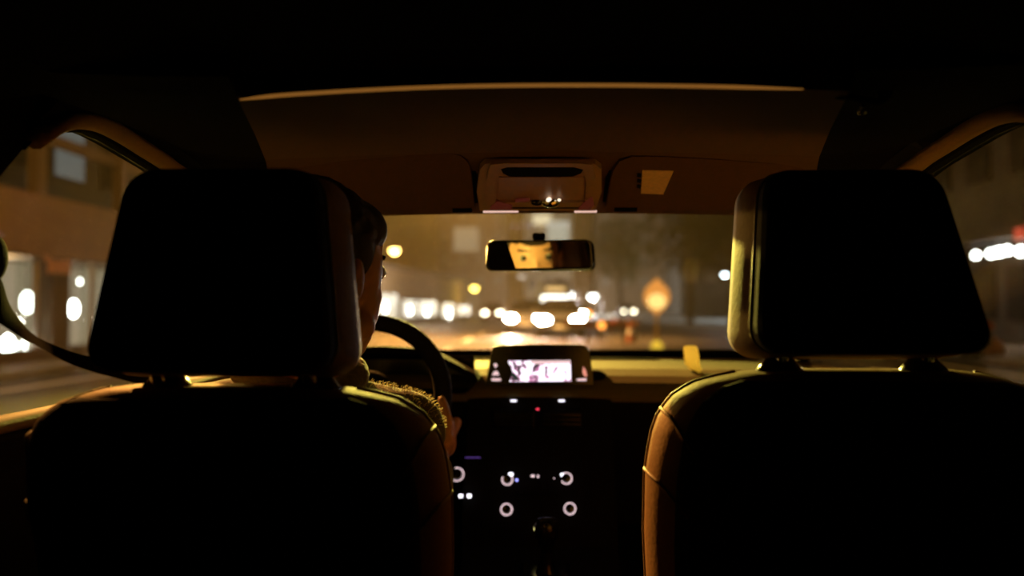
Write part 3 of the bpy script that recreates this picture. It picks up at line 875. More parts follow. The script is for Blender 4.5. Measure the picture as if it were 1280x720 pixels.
def build_hand(bm, a, side):
    rd, tg = grip_frame(a)
    up_ = tg if tg.z > 0 else -tg
    p = rimp(a)
    f = lambda r_, n_, t_: p + rd * r_ + WN * n_ + up_ * t_
    wrist = f(.040, .062, -.060)
    # palm
    for t0 in (-.028, -.012, .006, .022): capsule(bm, wrist.lerp(f(.040, .03, t0 * .6), .35), f(.036, .006, t0 * 1.1 + .004), .015, .0125)
    ball(bm, f(.040, .030, -.02), (.020, .028, .030))
    # fingers: 4 of different lengths wrap the far side of the rim
    for i, (t0, L) in enumerate(((.032, .93), (.012, 1.0), (-.008, .95), (-.027, .78))):
        k0 = f(.037, .008, t0 * .9); k1 = f(.031 , -.022, t0); k2 = f(.004, -.0275 , t0 - .001); k3 = f(.004 - .030 * L, -.018 * 1.0, t0 - .002)
        capsule(bm, k0, k1, .0105, .0095); capsule(bm, k1, k2, .0095, .0088); capsule(bm, k2, k3, .0088, .0078)
    # thumb from the side of the palm over the near face of the rim
    q0 = f(.036, .036, -.006); q1 = f(.020, .034, .024); q2 = f(.004, .0285, .044); q3 = f(-.010, .024, .058)
    capsule(bm, q0, q1, .0135, .0115); capsule(bm, q1, q2, .0115, .010); capsule(bm, q2, q3, .010, .0085)
    return wrist
M['eyewhite'] = mat('eye_white', (.40, .36, .32), .3)
drv = thing('person', 'person driving in a dark fuzzy-collared jacket, short dark hair, head turned slightly right', 'person', (pel.x, pel.y, FLOOR))
bm = B()
# trunk
for c, r_ in ((pel, (.165, .12, .11)), (pel.lerp(chest, .4), (.140, .11, .13)), (chest, (.165, .115, .14)), (chest.lerp(neckb, .55), (.15, .09, .07))):
    ball(bm, c, r_, 24, 16)
capsule(bm, neckb - Vector((0, 0, .03)), H(0, -.025, -.06), .058, .052)
capsule(bm, neckb - Vector((.0, 0, .03)), shR, .050, .052); capsule(bm, neckb - Vector((0, 0, .03)), shL, .050, .052)
wR = build_hand(bm, aR, 1); wL = build_hand(bm, aL, -1)
capsule(bm, shR, elR, .050, .040); capsule(bm, elR, wR, .039, .026)
capsule(bm, shL, elL, .050, .040); capsule(bm, elL, wL, .039, .026)
for s_ in (-1, 1):
    hip = pel + Vector((s_ * .09, .02, -.015)); kn = Vector((-.37 + s_ * .13, 1.62, .60)); an = Vector((-.34 + s_ * .11, 1.93, .36)); toe = an + Vector((0, .15, -.03))
    capsule(bm, hip, kn, .080, .056); capsule(bm, kn, an, .052, .035); capsule(bm, an - Vector((0, .03, .03)), toe, .034, .028)
# head
hball(bm, (0, -.012, .030), (.074, .094, .088)); hball(bm, (0, .010, .012), (.068, .078, .085))
hball(bm, (0, .030, -.030), (.058, .058, .070)); hball(bm, (0, .052, -.085), (.030, .026, .024)); hball(bm, (0, .040, -.070), (.045, .040, .030))
for s_ in (-1, 1):
    hball(bm, (s_ * .032, .058, -.020), (.018, .018, .016)); hball(bm, (s_ * .026, .065, .032), (.021, .010, .009))
    hball(bm, (s_ * .076, -.012, -.005), (.009, .018, .030), Matrix.Rotation(R(s_ * 15), 3, 'Z')); hball(bm, (s_ * .048, .018, -.062), (.018, .035, .022))
    hball(bm, (s_ * .011, .084, -.019), (.009, .009, .007))
capsule(bm, H(0, .078, .026), H(0, .087, -.012), .0075, .0085)
hball(bm, (0, .077, -.049), (.026, .010, .0065)); hball(bm, (0, .075, -.060), (.022, .010, .0065)); hball(bm, (0, .066, .050), (.045, .014, .022))
body = voxel_mesh(bm, 'body', .0048, 2, M['skin'])
inv = drv.matrix_basis.inverted()
body.data.transform(inv); body.parent = drv
for s_ in (-1, 1):
    bm = B(); hball(bm, (s_ * .031, .0705, .014), .0120); e_ = obj('eye', bm, M['eyewhite'], body, smooth=True, world=False); e_.data.transform(inv)
    bm = B(); hball(bm, (s_ * .031, .0800, .014), (.0075, .0045, .0065)); e2_ = obj('iris', bm, M['hair'], body, smooth=True); e2_.data.transform(inv)
    bm = B(); capsule(bm, H(s_ * .013, .0785, .031), H(s_ * .044, .0685, .034), .0052, .0035); q_ = obj('eyebrow', bm, M['hair'], body, smooth=True); q_.data.transform(inv)
# hair: short, full over crown, back and sides
bm = B()
hball(bm, (0, -.026, .040), (.083, .094, .091)); hball(bm, (0, -.045, .0), (.078, .068, .085)); hball(bm, (0, .028, .070), (.064, .064, .046))
hball(bm, (0, -.06, -.05), (.058, .045, .05))
for i in range(120):
    a = random.uniform(0, 6.28); v = random.uniform(.15, 1)
    d = Vector((math.cos(a) * math.sqrt(1 - v * v) * .078, math.sin(a) * math.sqrt(1 - v * v) * .090 - .026, v * .088 + .04))
    hball(bm, tuple(d), (.011, .013, .006))
hr_ = voxel_mesh(bm, 'hair', .005, 1, M['hair']); hr_.data.transform(inv); hr_.parent = drv
# jacket: one garment over trunk and sleeves
bm = B()
for c, r_ in ((pel + Vector((0, 0, .03)), (.185, .14, .11)), (pel.lerp(chest, .4), (.165, .132, .13)), (chest, (.19, .135, .145)), (chest.lerp(neckb, .5), (.165, .105, .085))):
    ball(bm, c, r_, 24, 16)
capsule(bm, neckb - Vector((0, 0, .012)), neckb + Vector((.004, -.006, .038)), .078, .070)
capsule(bm, neckb - Vector((.02, 0, .022)), shR, .064, .066); capsule(bm, neckb - Vector((-.02, 0, .022)), shL, .064, .066)
capsule(bm, shR, elR, .062, .050); capsule(bm, elR, elR.lerp(wR, .80), .050, .038)
capsule(bm, shL, elL, .064, .053); capsule(bm, elL, elL.lerp(wL, .80), .052, .040)
jk = voxel_mesh(bm, 'jacket', .006, 2, M['jacket'])
jn = [v.normal.copy() for v in jk.data.vertices]
for v, n__ in zip(jk.data.vertices, jn):
    v.co = v.co + n__ * (.004 * noise.noise(v.co * 18))
jk.data.transform(inv); jk.parent = drv
# trousers
bm = B()
for s_ in (-1, 1):
    hip = pel + Vector((s_ * .09, .02, -.015)); kn = Vector((-.37 + s_ * .13, 1.62, .60)); an = Vector((-.34 + s_ * .11, 1.93, .36))
    capsule(bm, hip, kn, .088, .066); capsule(bm, kn, kn.lerp(an, .9), .062, .048)
ball(bm, pel - Vector((0, 0, .02)), (.172, .128, .085))
tr = voxel_mesh(bm, 'trousers', .008, 2, M['trousers']); tr.data.transform(inv); tr.parent = drv
for s_ in (-1, 1):
    an = Vector((-.34 + s_ * .11, 1.93, .36)); bm = B(); capsule(bm, an + Vector((0, -.04, -.035)), an + Vector((0, .16, -.035)), .043, .036)
    sh = obj('shoe', bm, M['blackmat'], drv, smooth=True); sh.data.transform(inv)
# fuzzy collar and shoulder strands
bm = B()
path = [P(424, 418, .99), P(440, 437, 1.0), P(458, 450, 1.01), P(482, 466, 1.03), P(508, 480, 1.05), P(530, 492, 1.07)]
for i, c in enumerate(catmull([neckb + Vector((.075 * math.cos(a), .07 * math.sin(a), .030 + .012 * math.sin(a * 2))) for a in [k * math.pi / 5 for k in range(11)]], 3)):
    ball(bm, c, (.020, .020, .017), 10, 8)
fc = voxel_mesh(bm, 'collar', .006, 1, M['jacket']); fc.data.transform(inv); fc.parent = drv
bm = B(); jm = [v.co + Vector(drv.location) for v in jk.data.vertices]
cand = [i for i, p in enumerate(jm) if p.z > .90 and p.x > -.33 and jn[i].z > .1]
for k in range(1900):
    i = random.choice(cand); p = jm[i]; nn = (jn[i] + Vector((random.uniform(-.8, .8), random.uniform(-.8, .8), random.uniform(-.3, .8)))).normalized()
    L = random.uniform(.003, .0075)
    tube(bm, [p, p + nn * L * .6, p + (nn + Vector((.3, .1, .0))).normalized() * L], [.0005, .0004, .0002], 3)
fz = obj('fur_trim', bm, M['fur'], drv, smooth=True); fz.data.transform(inv); fz['kind'] = 'stuff'

# ================================================================ OUTSIDE: ground
bm = B(); box(bm, (0, 90, -.05), (90, 220, .1)); struct(obj('road', bm, M['asphalt']))
bm = B(); box(bm, (-11.5, 70, .03), (7, 190, .14), bevel=.03); struct(obj('pavement_left', bm, M['pave']))
bm = B(); box(bm, (13.2, 70, .03), (9, 190, .14), bevel=.03); struct(obj('pavement_right', bm, M['pave']))
bm = B()
for k in range(12): box(bm, (-2.4, 6 + k * 7, .006), (.14, 3.2, .012))
box(bm, (7.6, 60, .006), (.14, 110, .012)); box(bm, (-7.0, 60, .006), (.14, 110, .012))
struct(obj('road_markings', bm, M['paintline']))

# ---------------------------------------------------------------- street lamps
def point_light(name, loc, col, power, parent, radius=.25, spot=None, direction=None):
    ld = bpy.data.lights.new(name, 'SPOT' if spot else 'POINT'); ld.energy = power; ld.color = col; ld.shadow_soft_size = radius
    o = bpy.data.objects.new(name, ld); COL.objects.link(o); o.parent = parent; o.location = loc
    if spot:
        ld.spot_size = spot; ld.spot_blend = .5
        o.rotation_euler = Vector(direction).to_track_quat('-Z', 'Y').to_euler()
    return o
def street_lamp(label, pos, m, rad=.25, power=0, col=AMBER, arm=1.0, group=None):
    """pos: world position of the lit globe; post stands to its side"""
    px_ = pos.x + arm
    r = thing('street_lamp', label, 'street lamp', (px_, pos.y, 0), group=group)
    h = pos.z + .25
    bm = B(); lathe(bm, (0, 0, 0), [(.16, 0), (.16, .35), (.09, .45), (.06, h * .6), (.045, h)], seg=14); obj('post', bm, M['pole'], r, smooth=True)
    bm = B(); tube(bm, catmull([(0, 0, h - .1), (-arm * .2, 0, h + .15), (-arm * .7, 0, h + .18), (-arm, 0, h + .05)], 4), .035, 8); obj('arm', bm, M['pole'], r, smooth=True)
    bm = B(); lathe(bm, (-arm, 0, pos.z + rad * .3), [(rad * 1.05, 0), (rad * .9, rad * .4), (rad * .3, rad * .7), (.03, rad * .9)], seg=18); obj('lamp_hood', bm, M['pole'], r)
    bm = B(); ball(bm, (-arm, 0, pos.z), (rad, rad, rad * .8), 18, 12); obj('lamp_globe', bm, M[m], r, smooth=True)
    if power: point_light('lamp_light', (-arm, 0, pos.z - rad - .1), col, power, r)
    return r
street_lamp('bright amber street lamp just right of the driver\'s forehead', P(493, 313, 38), 'g_amber', .22, FAR_POWER * .4, AMBER, -1.2)
street_lamp('yellow street lamp above the lit shop row, left of the mirror', P(593, 360, 68), 'g_yellow', .30, 200, SODIUM, -.9)
street_lamp('dim amber lamp, leftmost of the faint cluster above the yellow lamp', P(575, 338, 140), 'g_dim', .55, 0, AMBER, -1.5)
street_lamp('dim amber lamp in the middle of the faint cluster above the yellow lamp', P(590, 342.5, 142), 'g_dim', .5, 0, AMBER, -1.5)
street_lamp('dim amber lamp, rightmost of the faint cluster above the yellow lamp', P(604, 350.5, 144), 'g_dim', .5, 0, AMBER, 1.5)
street_lamp('white street lamp below the right end of the mirror, the nearer-to-mirror of two', P(713, 368, 100), 'g_led', .52, FAR_POWER, (1, .95, .9), 1.0)
street_lamp('white street lamp, right one of the pair below the mirror', P(741, 370.5, 98), 'g_led', .50, FAR_POWER, (1, .95, .9), 1.0)
street_lamp('cool white street lamp beside the passenger headrest edge', P(906, 343, 62), 'g_blue', .22, 900, (.8, .9, 1), 1.4)
street_lamp('faint pale lamp hanging under the middle of the mirror', P(652, 345, 120), 'g_dimw', .55, 0, AMBER, -1.2)
street_lamp('faint pale lamp up left of the two white street lamps', P(699, 355, 110), 'g_dimw', .8, 0, AMBER, -1.0)
street_lamp('small yellow lamp just above the row of oncoming headlights', P(667, 380, 80), 'g_yellow', .26, 800, SODIUM, -.6)
# lamp on the left pavement, lights road and shop front
left_lamp = street_lamp('sodium street lamp on the left pavement beside the car', Vector((-5.2, 9.5, 6.0)), 'g_amber', .25, SIDE_POWER * 2.2, AMBER, -2.4)
point_light('added_seat_beam', (2.4, 0, 5.7), (1.0, .38, .08), 11000, left_lamp, .1, R(9.5), (5.45, -8.45, -4.85))  # narrow spot added to this lamp to light the passenger seat bolster
street_lamp('sodium street lamp on the right pavement beside the car', Vector((6.0, 13, 7.4)), 'g_amber', .25, SIDE_POWER * .8, AMBER, 2.9)
# lamp hung on a cable over the road ahead (out of sight behind the headliner)
hl_ = thing('hanging_street_lamp', 'sodium lamp hung on a cable over the road ahead', 'street lamp', (-2.4, 26, 6.1))
bm = B(); tube(bm, catmull([(-6.5, 0, 1.3), (-3, 0, .75), (0, 0, .55), (5, 0, .75), (11.2, 0, 1.3)], 5), .02, 6); obj('cable', bm, M['pole'], hl_)
bm = B(); lathe(bm, (0, 0, 0), [(.34, .05), (.30, .2), (.12, .35), (.04, .55)], seg=20); obj('lamp_hood', bm, M['pole'], hl_)
bm = B(); ball(bm, (0, 0, .03), (.28, .28, .16)); obj('lamp_globe', bm, M['g_amber'], hl_, smooth=True)
point_light('lamp_light', (0, -.3, -.2), (1.0, .74, .12), KEY_POWER, hl_, .3, R(44), (.10, -1, -.20))
point_light('road_light', (0, .2, -.35), (1.0, .46, .12), 15000, hl_, .3, R(125), (0, .1, -1))
for x in (-6.5, 11.2):
    bm = B(); lathe(bm, (x, 0, -6.1), [(.15, 0), (.12, .5), (.07, 7.5)], seg=12); obj('support_post', bm, M['pole'], hl_)

# ---------------------------------------------------------------- cars
def make_car(name, label, paint, x, y, rotz, lamps, light=0, group=None):
    """car facing local -Y with its nose at y=0"""
    r = thing(name, label, 'car', (x, y, 0), rotz, group)
    st = [(0.0, .62, .42, .60, .30), (.06, .76, .30, .72, .25), (.30, .84, .25, .80, .25), (1.10, .88, .22, .90, .25), (1.25, .88, .22, .94, .25), (3.3, .88, .22, .96, .25), (3.9, .86, .24, .94, .25), (4.25, .80, .32, .85, .3), (4.32, .68, .42, .72, .3)]
    bm = B(); loops = []
    for (yy, hw, z0, z1, r_) in st:
        loops.append([Vector((v.x, yy, v.y)) for v in rrect(hw, hw * .93, z0, z1, .09, 4)])
    loft(bm, loops); b_ = obj('car_body', bm, paint, r, smooth=True)
    bm = B(); loops = []
    for (yy, hw0, hw1, z1) in ((1.15, .74, .70, .93), (1.75, .74, .60, 1.36), (2.1, .75, .58, 1.43), (2.9, .75, .58, 1.42), (3.5, .74, .62, 1.24), (4.0, .72, .68, .95)):
        loops.append([Vector((v.x, yy, v.y)) for v in rrect(hw0, hw1, .88, max(z1, .90 + .03), .02, 3)])
    loft(bm, loops); obj('cabin_glass', bm, M['gloss'], r)
    bm = B(); box(bm, (0, 2.5, 1.43), (1.1, 1.15, .03), bevel=.01); obj('roof_panel', bm, paint, r)
    for sx_ in (-1, 1):
        for yy in (.85, 3.45):
            bm = B(); cyl(bm, (sx_ * .70, yy, .31), (sx_ * .89, yy, .31), .31, seg=28); wh = obj('wheel', bm, M['tyre'], r)
            bm = B(); cyl(bm, (sx_ * .88, yy, .31), (sx_ * .895, yy, .31), .19, seg=20); obj('hub_cap', bm, M['rim'], wh)
        bm = B(); ball(bm, (sx_ * .60, .05, .635), (.25, .08, .15), rot=Matrix.Rotation(R(sx_ * 12), 3, 'Z')); obj('headlight', bm, M[lamps], r, smooth=True)
        bm = B(); box(bm, (sx_ * .66, 4.27, .74), (.26, .08, .13), bevel=.02); obj('tail_light', bm, M['redp'], r)
        bm = B(); box(bm, (sx_ * .92, 1.45, .98), (.17, .08, .11), bevel=.03); obj('wing_mirror', bm, paint, r)
        if light:
            point_light('beam', (sx_ * .60, -.12, .635), (1, .66, .38), light, r, .12, R(40), (0, -1, 0.0))
    bm = B()
    for k in range(4): box(bm, (0, .0, .50 + .05 * k), (.70, .03, .018))
    obj('grille', bm, M['black'], r)
    bm = B(); box(bm, (0, -.01, .40), (.50, .02, .11), bevel=.004); obj('number_plate', bm, M['plate'], r)
    return r
pts = [mat('paint_silver', (.35, .35, .36), .3, .5, scale=5), mat('paint_grey', (.12, .12, .13), .3, .5, scale=5), mat('paint_red', (.25, .03, .02), .3, .3, scale=5)]
gx = lambda px, Y: P(px, 384, Y).x
make_car('oncoming_car', 'nearest oncoming car, its headlights dazzling just above the display', pts[0], gx(657, 33), 33, 0, 'g_white', HEAD_POWER)
make_car('oncoming_car', 'oncoming car behind the nearest one, its lights up to its right', pts[1], gx(701, 28.5), 28.5, 0, 'g_white', 0)
make_car('oncoming_car', 'third oncoming car, between and beyond the two nearest', pts[1], gx(690, 44) , 44, 0, 'g_white', 0)
make_car('oncoming_car', 'distant oncoming car whose lights sit left of the dazzling cluster', pts[1], gx(652, 55), 55, 0, 'g_white', 0)
make_car('oncoming_car', 'yellow-lit distant car at the right end of the shop row', pts[2], gx(615.5, 64), 64, 0, 'g_white2', 0)
make_car('oncoming_car', 'distant car with small white lights left of the orange sign', pts[0], gx(785.5, 88), 88, 0, 'g_white2', 0)
make_car('parked_car', 'dark car parked at the right kerb, seen past the passenger headrest', M['paint'], 8.0, 15.8, R(180), 'gloss', 0).location.y += 4.3

make_car('oncoming_car', 'far oncoming car at the right top of the headlight cluster', pts[0], gx(722, 76), 76, 0, 'g_white', 0)
bus = thing('bus', 'oncoming bus with lit windscreen behind the cluster of headlights', 'bus', (gx(694, 62), 62, 0))
bm = B(); box(bm, (0, 5.5, 1.70), (2.5, 11, 2.7), bevel=.15); obj('bus_body', bm, pts[0], bus)
bm = B(); box(bm, (0, -.02, 1.50), (2.1, .08, .95), bevel=.03); obj('windscreen', bm, glow('bus_cabin_glow', (1, .95, .85), 6), bus)
bm = B(); box(bm, (0, -.02, 2.50), (1.5, .08, .26), bevel=.03); obj('destination_board', bm, M['g_dim'], bus)
for q in (-.95, .95):
    bm = B(); ball(bm, (q, -.02, .75), (.20, .08, .16)); obj('headlight', bm, M['g_white'], bus, smooth=True)
    for yy in (2.2, 8.6):
        bm = B(); cyl(bm, (q * 1.05, yy, .48), (q * 1.33, yy, .48), .48, seg=28); obj('wheel', bm, M['tyre'], bus)
    bm = B(); box(bm, (q * 1.3, 5.8, 1.9), (.06, 9.6, .95), bevel=.02); obj('side_window', bm, M['gloss'], bus)
    bm = B(); box(bm, (q * 1.5, .1, 2.1), (.12, .12, .45), bevel=.03); obj('wing_mirror', bm, M['black'], bus)
bm = B(); box(bm, (0, -.04, .55), (2.3, .1, .25), bevel=.03); obj('bumper', bm, M['black'], bus)
# ---------------------------------------------------------------- roadworks: sign, barrier, cone
sg = thing('warning_sign', 'glowing orange warning sign on a yellow pole at the roadside', 'road sign', (P(821, 372, 21.5).x, 21.5, 0))
zc = P(821, 372, 21.5).z
bm = B(); o_ = [(0, .52), (.13, .40), (.27, .27), (.345, .10), (.34, -.08), (.24, -.25), (.10, -.38), (0, -.50), (-.10, -.38), (-.24, -.25), (-.34, -.08), (-.345, .10), (-.27, .27), (-.13, .40)]
prism(bm, [(x, 0, zc + z) for x, z in o_], (0, .06, 0)); obj('sign_panel', bm, M['g_sign'], sg)
bm = B(); ball(bm, (0, -.02, zc - .10), (.24, .05, .21)); obj('sign_lamp', bm, M['g_signc'], sg, smooth=True)
M['yellowpost'] = mat('yellow_post_paint', (.8, .5, .08), .5)
bm = B(); cyl(bm, (0, .04, .1), (0, .04, zc - .4), .045, seg=12); obj('sign_pole', bm, M['yellowpost'], sg, smooth=True)
M['g_base'] = glow('sign_base_glow', (1, .62, .05), 1.1)
bm = B(); lathe(bm, (0, .02, 0), [(.16, 0), (.15, .10), (.09, .17), (.06, .20)], seg=18); obj('sign_base', bm, M['g_base'], sg, smooth=True)  # yellow base with a glow of its own, no lamp in it
def barrier(label, px, Y, lampz, m, dx=.0):
    x = gx(px, Y)
    r = thing('road_barrier', label, 'barrier', (x, Y, 0))
    for q in (-.55, .55):
        bm = B(); tube(bm, [(q, -.25, 0), (q, 0, .75), (q, .25, 0)], .02, 6); obj('leg', bm, M['pole'], r)
    bm = B(); box(bm, (0, 0, .58), (1.3, .03, .2), bevel=.01); bd = obj('board', bm, M['wallwarm'], r)
    bm = B()
    for k in range(4): prism(bm, [(-.6 + k * .33, -.02, .485), (-.45 + k * .33, -.02, .485), (-.35 + k * .33, -.02, .675), (-.5 + k * .33, -.02, .675)], (0, .003, 0))
    obj('stripe', bm, M['redp'], bd)
    bm = B(); cyl(bm, (dx, -.05, lampz), (dx, .02, lampz), .10, seg=20); obj('warning_lamp', bm, M[m], r)
    bm = B(); box(bm, (dx, 0, (lampz + .6) / 2 - .02), (.06, .04, abs(lampz - .6) + .06)); obj('lamp_bracket', bm, M['pole'], r)
    return r
barrier('striped barrier with an orange lamp at the right edge of the headlights', 728, 25.5, .89, 'g_orange', .2)
barrier('striped barrier with a low orange lamp left of the glowing sign', 757, 23.5, .57, 'g_orange', -.12)
b3 = barrier('striped barrier with a dim red lamp beside the low orange one', 775, 26.5, .56, 'g_red', -.22)
cn = thing('traffic_cone', 'orange and white traffic cone standing right of the barriers', 'traffic cone', (gx(788, 25), 25, 0))
bm = B(); lathe(bm, (0, 0, 0), [(.20, .0), (.20, .03), (.14, .03), (.03, .72), (.02, .73)], seg=20); obj('cone_body', bm, M['cone'], cn)
bm = B(); lathe(bm, (0, 0, 0), [(.106, .26), (.078, .43), (.072, .43), (.10, .26)], seg=20); obj('cone_band', bm, M['white'], cn)
bo = thing('bollard', 'low rounded reddish stone bollard under the passenger headrest corner', 'bollard', G(1236, 443, .1))
bm = B(); lathe(bm, (0, 0, 0), [(.30, 0), (.31, .12), (.26, .26), (.15, .35), (.001, .38)], seg=24); obj('stone_dome', bm, M['stone'], bo, smooth=True)

# ---------------------------------------------------------------- left building, seen through the driver's side window
lb = thing('arcade_building', 'building with an amber fascia over lit shop windows, left side window', 'building', (-9.4, 11, .1))
X0 = -9.4
def lbox(name, m, c, s, parent=lb, bevel=0.0):
    bm = B(); box(bm, c, s, bevel=bevel); return obj(name, bm, m, parent, world=True)
lbox('fascia', M['fascia'], (X0, 18, 2.62), (.35, 22, 1.16), bevel=.03)
lbox('upper_wall', M['walldark'], (X0 - 1.6, 18, 6.0), (.4, 22, 5.6))
lbox('balcony_floor', M['walldark'], (X0 - .8, 18, 3.16), (1.6, 22, .10))
lbox('rail', M['wallwarm'], (X0 + .05, 18, 4.30), (.12, 22, .22))
for k, y in enumerate((10.2, 12.4, 14.55, 17.5, 20.6, 23.7, 26.8)):
    lbox('balcony_post', M['wallwarm'], (X0 + .05, y, 4.3), (.22, .26, 2.3))
for k, (y, m) in enumerate(((12.0, 'black'), (13.9, 'black'), (15.8, 'black'), (17.9, 'g_winc'), (19.9, 'black'), (22, 'black'))):
    f_ = lbox('window', M['walldark'], (X0 - 1.38, y, 4.9), (.06, 1.3, 1.9))
    bm = B(); box(bm, (X0 - 1.34, y, 4.9), (.03, 1.1, 1.7)); obj('pane', bm, M[m], f_, world=True)
lbox('shop_back_wall', M['g_shopdim'], (X0 - 2.6, 18, 1.15), (.1, 22, 2.1))
lbox('shop_ceiling', M['wallpale'], (X0 - 1.4, 18, 2.15), (2.4, 22, .08))
for y in (11.2, 12.9, 14.62, 16.5, 18.4, 20.3, 22.2, 24.1): lbox('mullion', M['wallpale'], (X0, y, 1.05), (.08, .09, 2.0))
lbox('door_pillar', M['wallwarm'], (X0 - .15, 15.45, 1.05), (.3, .55, 2.0))
lbox('plinth', M['wallwarm'], (X0, 18, .18), (.16, 22, .30))
bm = B(); prism(bm, [HIT(x, y, (X0 + .20, 0, 0), Vector((1, 0, 0))) for x, y in ((53, 318), (58, 320), (68, 326), (88, 325), (87, 343), (58, 341), (60, 332))], (.02, 0, 0))
obj('hanging_poster', bm, M['cloth'], lb, world=True)
for k, y in enumerate((11.2, 13, 15, 17, 19, 21, 23)):
    bm = B(); box(bm, (X0 - .02, y + .9 - 1, 1.15), (.02, 1.6, 1.75)); obj('shop_pane', bm, M['shopglass'], lb, world=True)
sl_n = 0
for (px, py, r_, d_, m_) in ((53, 361, .13, -.6, 'g_led'), (34, 378, .18, -1.2, 'g_led'), (92, 386, .16, -.9, 'g_led'), (52, 402, .09, -.7, 'g_dimw'), (10, 432, .16, .0, 'g_led'), (31, 428, .05, .0, 'g_led'), (31, 437, .05, .0, 'g_led'), (21, 432, .05, 0, 'g_led'), (100, 352, .05, -.5, 'g_led')):
    p = HIT(px, py, (X0 + d_ - .2, 0, 0), Vector((1, 0, 0)))
    bm = B(); ball(bm, p, (r_ * .6, r_ * .7, r_ * 1.25)); lo = obj('shop_lamp', bm, M[m_], lb, smooth=True, world=True)
    if py < 420:
        bm = B(); cyl(bm, p + Vector((0, 0, r_)), (p.x, p.y, 2.12), .012, seg=6); obj('lamp_cord', bm, M['pole'], lo, world=True)
point_light('shop_light', (-1.2, 4.5, 1.75), (1, .62, .30), 30, lb, .2)
bm = B(); box(bm, (X0 + .35, 19, 3.30), (.22, .4, .24), bevel=.03); obj('added_flood_lamp', bm, M['g_amber'], lb, world=True)  # lamp added out of view behind the headrest to light the seat sides
point_light('added_seat_flood', (.60, 8.0, 3.2), (1.0, .52, .10), 3000, lb, .15, R(30), (9.2, -18.0, -2.4))

# ---------------------------------------------------------------- shop row seen through the windscreen, left
sr = thing('shop_row', 'low row of brightly lit shop windows beyond the steering wheel', 'building', (gx(450, 42), 42, .1))
a0 = Vector((P(440, 384, 40).x, 40, 0)); a1 = Vector((P(600, 384, 78).x, 78, 0)); dv = (a1 - a0); L_ = dv.length; dn = dv.normalized(); nr = Vector((dn.y, -dn.x, 0))
rot_ = Matrix.Rotation(math.atan2(dn.y, dn.x), 3, 'Z')
def srbox(name, m, u0, u1, z0, z1, off, th, parent=sr):
    c = a0 + dn * ((u0 + u1) / 2) + nr * off; c.z = (z0 + z1) / 2
    bm = B(); box(bm, c, (u1 - u0, th, z1 - z0), rot=rot_); return obj(name, bm, m, parent, world=True)
srbox('wall', M['wallwarm'], 0, L_, .1, 3.4, -2.2, 4.0)
srbox('roof', M['walldark'], -.2, L_ + .2, 3.4, 3.6, -2.1, 4.5)
def u_at(px):
    d = ray(px, 384); # intersect with line a0 + dn u
    den = d.x * dn.y - d.y * dn.x; u = ((a0.x) * d.y - (a0.y) * d.x) / den
    return abs(u)
for (p0, p1, zt, zb) in ((444, 471, 1.95, .30), (474, 499, 1.95, .30), (504, 522, 1.62, .35), (524, 547, 1.60, .40), (554, 568, 1.45, .25), (574, 588, 1.3, .35)):
    u0, u1 = u_at(p0), u_at(p1)
    f_ = srbox('window', M['walldark'], u0, u1, zb, zt, -.16, .12)
    bm = B(); 
    srbox('pane', M['g_shop'], u0 + .12, u1 - .12, zb + .08, zt - .08, -.08, .03, f_)
for (px, py, r_) in ((481, 384, .32), (466, 388, .35), (512, 388, .3), (533, 390, .3), (561, 392, .42)):
    u = u_at(px); p = a0 + dn * u + nr * .05; p.z = P(px, py, p.y).z
    bm = B(); ball(bm, p, (r_, .06, r_), rot=rot_); obj('window_lamp', bm, M['g_led'], sr, world=True)
point_light('shop_light', (3.5, 3.5, 2.4), (1, .85, .65), 700, sr, .3)

# ---------------------------------------------------------------- right building behind the passenger headrest
rb = thing('corner_building', 'dark building with a row of bright canopy lamps, right side window', 'building', (12.3, 14, .1))
def rbox(name, m, c, s, bevel=0.0, parent=rb):
    bm = B(); box(bm, c, s, bevel=bevel); return obj(name, bm, m, parent, world=True)
rbox('wall', M['walldark'], (13.2, 24, 5), (.6, 26, 9.8))
rbox('corner_pier', M['wallwarm'], (12.75, 27.2, 5), (.5, .9, 9.8))
rbox('canopy', M['walldark'], (12.4, 22.5, 2.95), (1.4, 18, .22))
for k in range(7):
    f_ = rbox('window', M['black'], (12.86, 15 + k * 2.2, 1.5), (.08, 1.6, 1.5)); rbox('pane', M['black'], (12.80, 15 + k * 2.2, 1.5), (.04, 1.4, 1.3), parent=f_)
    f_ = rbox('window', M['black'], (12.86, 15 + k * 2.2, 5.6), (.08, 1.2, 1.7)); rbox('pane', M['black'], (12.80, 15 + k * 2.2, 5.6), (.04, 1.0, 1.5), parent=f_)
for (px, py, r_) in ((1220, 319, .10), (1239, 317, .11), (1249, 315, .12), (1259, 313, .11), (1276, 314, .12)):
    p = HIT(px, py, (11.9, 0, 0), Vector((1, 0, 0)))
    bm = B(); ball(bm, p, (r_, r_, r_)); lo = obj('canopy_lamp', bm, M['g_led'], rb, smooth=True, world=True)
    bm = B(); cyl(bm, p, (p.x + .1, p.y, 2.9), .02, seg=6); obj('lamp_bracket', bm, M['pole'], lo, world=True)
p = HIT(1276, 292, (11.7, 0, 0), Vector((1, 0, 0)))
bm = B(); box(bm, p, (.08, .45, .30), bevel=.02); obj('red_sign', bm, glow('red_sign_glow', (1, .09, .04), .55), rb, world=True)
point_light('canopy_light', (-.6, 6.5, 2.2), (1, .6, .25), 40, rb, .2)

M['towerpane'] = mat('tower_pane', (.20, .16, .12), .4, scale=2)
